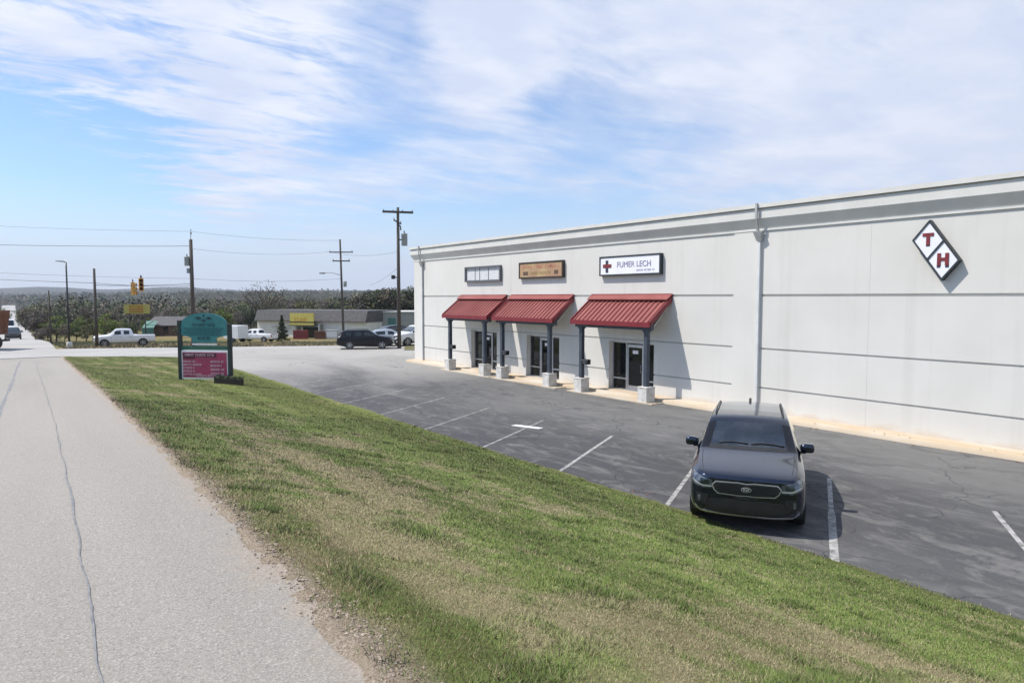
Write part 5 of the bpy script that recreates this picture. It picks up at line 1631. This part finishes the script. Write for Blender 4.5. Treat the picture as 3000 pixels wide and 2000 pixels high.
def make_tree(kind, leafm, seed, H=8.0):
    """prototype tree, unit height about H; crown of leaf clumps hung on real limbs"""
    random.seed(seed)
    t = thing(kind, '-', 'tree')
    mb = MB(); tips = []
    trunk_top = Vector((random.gauss(0, .2), random.gauss(0, .2), H * .30))
    mb.tube([(0, 0, -.4), (.02, 0, H * .15), trunk_top], [H * .028, H * .021, H * .017], 8, None, False)
    for k in range(5):
        a = 2 * math.pi * k / 5 + random.random()
        branch(mb, trunk_top - Vector((0, 0, random.uniform(0, H * .08))), Vector((math.cos(a) * .6, math.sin(a) * .6, .9)).normalized(), H * .22, H * .011, 2, tips)
    mb.build('trunk', M['bark'], t, fix=False)
    cr = MB()
    if kind == 'conifer':
        def f():
            z = RNG.uniform(0, 1); rr = (1 - z) * .26 * (.7 + .3 * math.sin(z * 40)) * math.sqrt(RNG.uniform(.25, 1))
            a = RNG.uniform(0, 6.28)
            return Vector((rr * H * math.cos(a), rr * H * math.sin(a), H * (.06 + .94 * z)))
        leaf_quads(cr, 1500, f, H * .035, leafm)
    elif kind == 'bare_tree':
        def f():
            p = tips[int(RNG.integers(len(tips)))]
            return p + Vector(RNG.normal(0, H * .055, 3).tolist())
        leaf_quads(cr, 900, f, H * .010, leafm)
    else:
        cl = [p for p in tips if p.z > H * .33] or tips
        cl = [cl[int(RNG.integers(len(cl)))] + Vector(RNG.normal(0, H * .03, 3).tolist()) for _ in range(18)]
        while len(cl) < 46:
            q = RNG.uniform(-1, 1, 3)
            if np.linalg.norm(q) < 1: cl.append(Vector((q[0] * H * .30, q[1] * H * .30, H * (.56 + .36 * q[2]))))
        def f():
            p = cl[int(RNG.integers(len(cl)))]
            v = Vector(RNG.normal(0, 1, 3).tolist()).normalized() * H * .105 * RNG.uniform(.25, 1.1)
            v.z *= .75
            return p + v
        leaf_quads(cr, 2600, f, H * .022, leafm)
    cr.build('crown', leafm, t, fix=False)
    # normalise: scale so that crown top is 1 m
    top = max(v.co.z for ch in t.children for v in ch.data.vertices)
    for ch in t.children: ch.data.transform(Matrix.Scale(1 / top, 4))
    return t
protos = {
    'olive': [make_tree('broadleaf_tree', M['leaf_olive'], 1), make_tree('broadleaf_tree', M['leaf_olive'], 2)],
    'green': [make_tree('broadleaf_tree', M['leaf_green'], 3)],
    'spring': [make_tree('broadleaf_tree', M['leaf_yellow'], 4), make_tree('broadleaf_tree', M['leaf_yellow'], 5)],
    'dark': [make_tree('evergreen_tree', M['leaf_dark'], 6), make_tree('evergreen_tree', M['leaf_dark'], 7)],
    'bare': [make_tree('bare_tree', M['leaf_brown'], 8), make_tree('bare_tree', M['leaf_grey'], 9)],
    'brown': [make_tree('leafless_tree', M['leaf_brown'], 10), make_tree('leafless_tree', M['leaf_grey'], 12)],
    'conifer': [make_tree('conifer', M['leaf_dark'], 11)],
}
used = set()
def tree(kind, px, top_py, Z, wide=1.0, label=None, group=None):
    x, y = away(px, Z)
    zb = float(terr(x, y)) - .1
    h = max(1.5, zat(top_py, Z) - zb)
    pr = random.choice(protos[kind])
    lab = label or {'olive': 'olive green tree in the wood beyond the cross street', 'green': 'green tree in the wood beyond the cross street', 'spring': 'bright spring green tree in the wood beyond the cross street',
                    'dark': 'dark evergreen tree in the wood beyond the cross street', 'bare': 'bare twiggy tree in the wood beyond the cross street', 'brown': 'brown leafless tree in the wood beyond the cross street', 'conifer': 'dark conifer in the wood beyond the cross street'}[kind]
    gp = group or {'olive': 'olive trees of the wood', 'green': 'green trees of the wood', 'spring': 'spring green trees of the wood', 'dark': 'evergreens of the wood', 'bare': 'bare trees of the wood', 'brown': 'brown leafless trees of the wood', 'conifer': 'conifers'}[kind]
    if pr.name not in used:
        used.add(pr.name); o = pr
        o.location = (x, y, zb); o.rotation_euler = (0, 0, random.uniform(0, 6.28))
    else:
        o = dup(pr, (x, y, zb), random.uniform(0, 6.28))
    o.scale = (h * wide, h * wide, h)
    o['label'] = lab; o['category'] = 'tree'
    if gp != '-': o['group'] = gp
    elif 'group' in o: del o['group']
    return o
random.seed(5)
# ones that stand out
tree('conifer', 647, 722, 101, 1.25, 'dark conical conifer in front of the white shop', '-')
tree('bare', 596, 633, 125, 1.0, 'tall bare tree rising above the roof of the white shop', '-')
tree('spring', 128, 724, 92, 1.25, 'round yellow green tree between the thin pole and the street lamp', '-')
tree('spring', 243, 718, 96, .95, 'yellow green tree right of the plain wooden pole', '-')
tree('olive', 712, 690, 128, 1.3, 'broad olive brown tree behind the yellow gable sign', '-')
tree('brown', 80, 708, 105, 1.1); tree('brown', 98, 716, 98, 1.1); tree('brown', 68, 706, 130, 1.0)
for px, py, Z, k in ((110, 742, 86, 'brown'), (146, 745, 86, 'brown'), (92, 752, 84, 'brown'), (175, 735, 98, 'green'), (195, 742, 95, 'olive'), (186, 722, 115, 'spring'), (212, 728, 105, 'olive'),
                     (268, 735, 104, 'olive'), (285, 730, 108, 'green'), (305, 735, 112, 'olive'), (255, 712, 130, 'brown'), (230, 708, 140, 'brown'), (205, 705, 150, 'brown'),
                     (335, 728, 125, 'spring'), (352, 712, 140, 'brown'), (372, 705, 150, 'dark'), (392, 702, 140, 'brown'), (410, 712, 132, 'dark'), (430, 708, 150, 'olive'), (410, 738, 112, 'olive'),
                     (455, 700, 150, 'brown'), (475, 706, 140, 'brown'), (495, 700, 138, 'olive'), (512, 706, 130, 'spring'), (528, 702, 145, 'olive'), (545, 712, 135, 'brown'), (560, 702, 150, 'dark'),
                     (540, 735, 105, 'green'), (556, 742, 104, 'olive'), (575, 694, 160, 'dark'), (612, 694, 155, 'dark'), (632, 697, 150, 'dark'), (655, 696, 150, 'dark'), (676, 692, 150, 'brown'),
                     (694, 690, 150, 'olive'), (735, 686, 140, 'brown'), (752, 684, 150, 'olive'), (770, 690, 140, 'dark'), (786, 688, 145, 'olive'), (800, 678, 155, 'dark'), (815, 674, 150, 'olive'), (832, 670, 150, 'brown'),
                     (848, 668, 150, 'dark'), (864, 664, 150, 'dark'), (880, 664, 150, 'olive'), (896, 660, 150, 'dark'), (912, 660, 150, 'brown'), (930, 660, 150, 'dark'), (948, 656, 150, 'olive'), (965, 655, 150, 'dark'),
                     (990, 652, 150, 'dark'), (640, 678, 170, 'bare'), (668, 676, 180, 'bare'), (705, 668, 170, 'bare'), (622, 672, 160, 'bare'), (745, 668, 175, 'bare'), (60, 712, 150, 'green')):
    tree(k, px + random.uniform(-3, 3), py + random.uniform(-2, 2), Z, random.uniform(.85, 1.25))
for k in range(60):
    px = random.uniform(60, 960); Z = random.uniform(165, 260)
    top = np.interp(px, [60, 420, 780, 860, 960], [702, 700, 690, 668, 660]) + random.uniform(-4, 5)
    tree(random.choice(['dark', 'brown', 'brown', 'olive', 'green', 'spring', 'olive']), px, top, Z, random.uniform(.9, 1.4))
for px, Z in ((-60, 120), (-30, 140), (5, 190), (-90, 110), (-5, 240), (-45, 200)):
    tree(random.choice(['green', 'brown', 'olive']), px, 706, Z, 1.1, 'tree on the left side of the far road', 'trees left of the far road')

for lst in protos.values():
    for pr in lst:
        if pr.name not in used:
            for ch in list(pr.children): bpy.data.objects.remove(ch)
            bpy.data.objects.remove(pr)

# far wood: thousands of distant crowns as one mass
def far_wood():
    parts, cols = [], []
    def crowns(n, r, nq, qs):
        ang = RNG.uniform(R(-9), R(48), n)
        X, Y = r * np.sin(ang), r * np.cos(ang)
        ok = ~((np.abs(X + 3.4) < 10) & (Y < 960))
        X, Y, rr = X[ok], Y[ok], r[ok]
        z = terr(X, Y); m = len(X)
        H = RNG.uniform(5, 9.5, m); Wd = H * RNG.uniform(.35, .6, m)
        X, Y, z, H, Wd = [np.repeat(a, nq) for a in (X, Y, z, H, Wd)]
        k = len(X)
        t = RNG.uniform(0, 1, k)
        wid = Wd * .55 * np.sqrt(np.clip(1.15 - t, 0, 1))
        P = np.stack([X + RNG.normal(0, 1, k) * wid, Y + RNG.normal(0, 1, k) * wid, z + H * (.12 + .88 * t)], -1)
        nr = RNG.normal(0, 1, (k, 3)); nr[:, 2] += .5; nr /= np.linalg.norm(nr, axis=1)[:, None]
        a = np.cross(nr, RNG.normal(0, 1, (k, 3))); a /= np.linalg.norm(a, axis=1)[:, None]
        b_ = np.cross(nr, a); s_ = (Wd * qs * RNG.uniform(.6, 1.4, k))[:, None]
        pal = 1.3 * np.array([[.045, .058, .022], [.075, .068, .036], [.090, .072, .050], [.060, .078, .026], [.030, .042, .018]])
        cc = np.repeat(pal[RNG.integers(0, 5, m)] * RNG.uniform(.75, 1.35, (m, 1)), nq, 0) * RNG.uniform(.88, 1.15, (k, 1))
        cols.append(np.repeat(cc, 4, 0))
        parts.append(np.stack([P - a * s_, P + b_ * s_ * .7, P + a * s_, P - b_ * s_ * .7], 1).reshape(-1, 3))
    crowns(2600, RNG.uniform(195, 420, 2600), 120, .072)
    crowns(3600, np.exp(RNG.uniform(math.log(400), math.log(1100), 3600)), 42, .14)
    crowns(7000, np.exp(RNG.uniform(math.log(1000), math.log(3300), 7000)), 15, .30)
    V = np.concatenate(parts); n = len(V) // 4
    me = bpy.data.meshes.new('far_wood')
    me.vertices.add(len(V)); me.vertices.foreach_set('co', V.astype(np.float32).ravel())
    me.loops.add(4 * n); me.loops.foreach_set('vertex_index', np.arange(4 * n, dtype=np.int32))
    me.polygons.add(n); me.polygons.foreach_set('loop_start', np.arange(0, 4 * n, 4, dtype=np.int32)); me.polygons.foreach_set('loop_total', np.full(n, 4, np.int32))
    me.update(calc_edges=True)
    cc = np.concatenate(cols)
    me.color_attributes.new('tone', 'FLOAT_COLOR', 'POINT').data.foreach_set('color', np.concatenate([cc, np.ones((len(cc), 1))], 1).astype(np.float32).ravel())
    me.materials.append(M['far_leaf'])
    o = bpy.data.objects.new('far_wood', me); COL.objects.link(o)
    tag(o, 'far off wooded valley and hillsides under haze', 'wood', kind='stuff')
M['far_leaf'] = M['blade']
far_wood()

# tan dry grass tufts over the verge beyond the street
def verge():
    n = 26000
    u = RNG.uniform(0, 1, n)
    px = RNG.uniform(60, 960, n); Z = RNG.uniform(54, 100, n)
    uu = (px - 1176) / 1568
    X = Z * (math.sin(TH) + uu * math.cos(TH)); Y = Z * (math.cos(TH) - uu * math.sin(TH))
    ok = (Y > 65.8) & (X > 3.4)
    # leave the gravel yard in front of the shop clear
    ok &= ~((px > 545) & (px < 640) & (Z > 86))
    X, Y, Z = X[ok], Y[ok], Z[ok]
    n = len(X); z = terr(X, Y)
    h = .10 + .16 * RNG.uniform(0, 1, n); w = .035 + .03 * RNG.uniform(0, 1, n)
    a = RNG.uniform(0, 6.28, n)
    l = RNG.normal(0, .08, (n, 2))
    V = np.stack([np.stack([X - np.cos(a) * w, Y - np.sin(a) * w, z - .02], -1), np.stack([X + np.cos(a) * w, Y + np.sin(a) * w, z - .02], -1), np.stack([X + l[:, 0], Y + l[:, 1], z + h], -1)], 1).reshape(-1, 3)
    F = (np.arange(n) * 3)[:, None] + np.arange(3)
    me = bpy.data.meshes.new('verge_grass'); me.from_pydata(V.tolist(), [], F.tolist())
    ca = me.color_attributes.new('tone', 'FLOAT_COLOR', 'POINT')
    p = vnoise(X, Y, .12, 71)[:, None]
    c = np.where(p > .52, np.array([.11, .125, .045]), np.array([.25, .195, .10])) * RNG.normal(1, .2, (n, 1)).clip(.5, 1.6)
    c = np.repeat(c, 3, 0)
    ca.data.foreach_set('color', np.concatenate([c, np.ones((len(c), 1))], 1).astype(np.float32).ravel())
    me.materials.append(M['blade'])
    o = bpy.data.objects.new('verge_grass', me); COL.objects.link(o)
    tag(o, 'dry tan grass on the verge beyond the cross street', 'grass', kind='stuff')
verge()

# small grass island by the far end of the warehouse
gi = [(20.6, 40.2), (24.0, 41.6), (27.5, 42.2), (29.5, 46.2), (28, 49.6), (25.0, 48.6), (22.5, 45.2)]
def island():
    me = bpy.data.meshes.new('grass_island')
    me.from_pydata([(x, y, .03) for x, y in gi], [], [tuple(range(len(gi)))])
    me.materials.append(M['terrain_grass'])
    o = bpy.data.objects.new('grass_island', me); COL.objects.link(o); o['kind'] = 'structure'
M['terrain_grass'] = mat('island_grass', (.10, .105, .035), (.17, .15, .065), 1.2, .95, world=True, bump=.5, bscale=25)
gi = [(24.2, 47.2), (27.0, 45.6), (34, 49.5), (34, 53.5), (26.4, 51.2)]
island()

# ------------------------------------------------------------------ camera, light, sky
cam = bpy.data.cameras.new('camera'); co = bpy.data.objects.new('camera', cam); COL.objects.link(co)
cam.sensor_width = 36.0; cam.lens = 24.0
cam.clip_start = .05; cam.clip_end = 20000
co.location = (0, 0, CZ)
co.rotation_euler = (R(90) - math.atan(101 / 1568.0), 0, -TH)
SC.camera = co

Ldir = Vector((1.2, -.91, -2.2)).normalized()
sun = bpy.data.lights.new('sun', 'SUN'); sun.energy = 4.6; sun.angle = R(.53); sun.color = (1.0, .945, .875)
so = bpy.data.objects.new('sun', sun); COL.objects.link(so)
so.rotation_euler = Ldir.to_track_quat('-Z', 'Y').to_euler()
so.location = (-20, 15, 40)

W = bpy.data.worlds.new('World'); SC.world = W; W.use_nodes = True
nt = W.node_tree; nt.nodes.clear()
out = N(nt, 'ShaderNodeOutputWorld'); bg = N(nt, 'ShaderNodeBackground')
sky = N(nt, 'ShaderNodeTexSky', sky_type='NISHITA', sun_disc=False)
sky.sun_elevation = math.asin(-Ldir.z); sky.sun_rotation = math.atan2(-Ldir.x, -Ldir.y)
sky.air_density = 1.0; sky.dust_density = .6; sky.ozone_density = 1.2; sky.altitude = 250
tc = N(nt, 'ShaderNodeTexCoord')
sep = N(nt, 'ShaderNodeSeparateXYZ'); nt.links.new(tc.outputs['Generated'], sep.inputs[0])
def wmath(op, a, b=0.0, clamp=False):
    n = N(nt, 'ShaderNodeMath', operation=op, use_clamp=clamp)
    for i, x in enumerate((a, b)):
        if isinstance(x, (int, float)): n.inputs[i].default_value = x
        else: nt.links.new(x, n.inputs[i])
    return n.outputs[0]
den = wmath('ADD', wmath('MAXIMUM', sep.outputs['Z'], 0.0), .10)
cx = wmath('DIVIDE', sep.outputs['X'], den); cy = wmath('DIVIDE', sep.outputs['Y'], den)
cb = N(nt, 'ShaderNodeCombineXYZ'); nt.links.new(cx, cb.inputs[0]); nt.links.new(cy, cb.inputs[1])
def wnoise(scale, detail, stretch, rot, loc=(0, 0, 0), rough=.55, dist=0.0):
    mp = N(nt, 'ShaderNodeMapping'); mp.inputs['Scale'].default_value = stretch; mp.inputs['Rotation'].default_value = (0, 0, rot); mp.inputs['Location'].default_value = loc
    nt.links.new(cb.outputs[0], mp.inputs['Vector'])
    n = N(nt, 'ShaderNodeTexNoise'); n.inputs['Scale'].default_value = scale; n.inputs['Detail'].default_value = detail; n.inputs['Roughness'].default_value = rough; n.inputs['Distortion'].default_value = dist
    nt.links.new(mp.outputs[0], n.inputs['Vector'])
    return n.outputs['Fac']
def wr(v, a, b, c=0.0, d=1.0):
    mr = N(nt, 'ShaderNodeMapRange', interpolation_type='SMOOTHSTEP')
    for k, x in zip(('From Min', 'From Max', 'To Min', 'To Max'), (a, b, c, d)): mr.inputs[k].default_value = x
    nt.links.new(v, mr.inputs['Value']); return mr.outputs['Result']
def wmix(f, a, b):
    mx = N(nt, 'ShaderNodeMix', data_type='RGBA')
    for k, x in (('Factor', f), ('A', a), ('B', b)):
        if isinstance(x, (int, float)): mx.inputs[k].default_value = x
        elif isinstance(x, tuple): mx.inputs[k].default_value = c4(x)
        else: nt.links.new(x, mx.inputs[k])
    return mx.outputs['Result']
big = wnoise(.55, 5, (1, 1, 1), .4, (3.1, 1.7, 0), .55, .3)
wisp = wnoise(1.5, 9, (.6, 1.9, 1), R(38), (0, 0, 0), .62, .7)
cirr = wnoise(3.6, 9, (.7, 1.6, 1), R(30), (5, 2, 0), .65, .5)
cov = wmath('ADD', wmath('MULTIPLY', big, .55), wmath('ADD', wmath('MULTIPLY', wisp, .22), wmath('MULTIPLY', cirr, .26)))
# thicker veil towards the right of the view (+X side), clearer to the north
azx = wmath('DIVIDE', sep.outputs['X'], wmath('ADD', wmath('ABSOLUTE', sep.outputs['Y']), .35))
cov = wmath('ADD', cov, wr(azx, -.1, 1.4, -.03, .13))
cov = wmath('ADD', cov, wr(sep.outputs['Z'], .10, .34, -.035, .02))
CL1, CL2, CL3 = (.534, .776, .335), (.117, .945, .306), (.055, .989, .140)
def towards(d, a, b):
    dp = N(nt, 'ShaderNodeVectorMath', operation='DOT_PRODUCT'); dp.inputs[1].default_value = d
    nm = N(nt, 'ShaderNodeVectorMath', operation='NORMALIZE'); nt.links.new(tc.outputs['Generated'], nm.inputs[0])
    nt.links.new(nm.outputs[0], dp.inputs[0])
    return wr(dp.outputs['Value'], a, b)
soft = wnoise(2.6, 8, (1, 1.15, 1), .6, (2, 7, 0), .6, .4)
cov = wmath('ADD', cov, wmath('MULTIPLY', towards(CL1, .9930, .9992), wr(soft, .25, .60, .02, .20)))      # bright cloud over the middle
cov = wmath('ADD', cov, wmath('MULTIPLY', towards(CL2, .955, .998), wr(cirr, .30, .62, -.02, .16)))       # ragged cirrus, upper left
cov = wmath('SUBTRACT', cov, wmath('MULTIPLY', towards(CL3, .984, .9995), .17))                           # clear blue low on the left
f = wr(cov, .42, .66)
f = wmath('MULTIPLY', f, .93)
skyc = N(nt, 'ShaderNodeVectorMath', operation='SCALE'); skyc.inputs['Scale'].default_value = .135
tint = N(nt, 'ShaderNodeVectorMath', operation='MULTIPLY'); tint.inputs[1].default_value = (.80, .97, 1.14)
nt.links.new(sky.outputs['Color'], tint.inputs[0]); nt.links.new(tint.outputs[0], skyc.inputs[0])
bright = wr(wnoise(2.2, 6, (1, 1.2, 1), .2, (9, 4, 0)), .35, .7)
cloudc = wmix(bright, (.60, .66, .82), (.80, .825, .90))
col = wmix(f, skyc.outputs[0], cloudc)
col = wmix(wr(azx, .25, 1.7, 0, .62), col, (.61, .66, .79))
hz = wr(sep.outputs['Z'], .16, .0)
col = wmix(wmath('MULTIPLY', hz, .88), col, (.63, .69, .82))
nt.links.new(col, bg.inputs['Color']); bg.inputs['Strength'].default_value = 1.0
nt.links.new(bg.outputs[0], out.inputs['Surface'])

# air: one closed box of thin even haze
def haze():
    m = bpy.data.materials.new('air'); m.use_nodes = True
    n_ = m.node_tree; n_.nodes.clear()
    o_ = N(n_, 'ShaderNodeOutputMaterial'); v = N(n_, 'ShaderNodeVolumePrincipled')
    v.inputs['Color'].default_value = (.80, .86, .97, 1); v.inputs['Density'].default_value = .00017; v.inputs['Anisotropy'].default_value = .2
    n_.links.new(v.outputs[0], o_.inputs['Volume'])
    b = MB(); b.box(-6200, 6200, -6200, 6200, -60, 260)
    o = b.build('haze', m); o['kind'] = 'stuff'; o['label'] = 'thin pale haze over the far hills'; o['category'] = 'haze'
USE_HAZE = True
if USE_HAZE: haze()

vs_ = SC.view_settings
vs_.view_transform = 'Standard'; vs_.look = 'None'; vs_.exposure = 0.25; vs_.gamma = 1.0; vs_.use_curve_mapping = False
SC.cycles.max_bounces = 6; SC.cycles.diffuse_bounces = 3; SC.cycles.glossy_bounces = 3; SC.cycles.transmission_bounces = 3; SC.cycles.volume_bounces = 0
SC.cycles.use_denoising = True
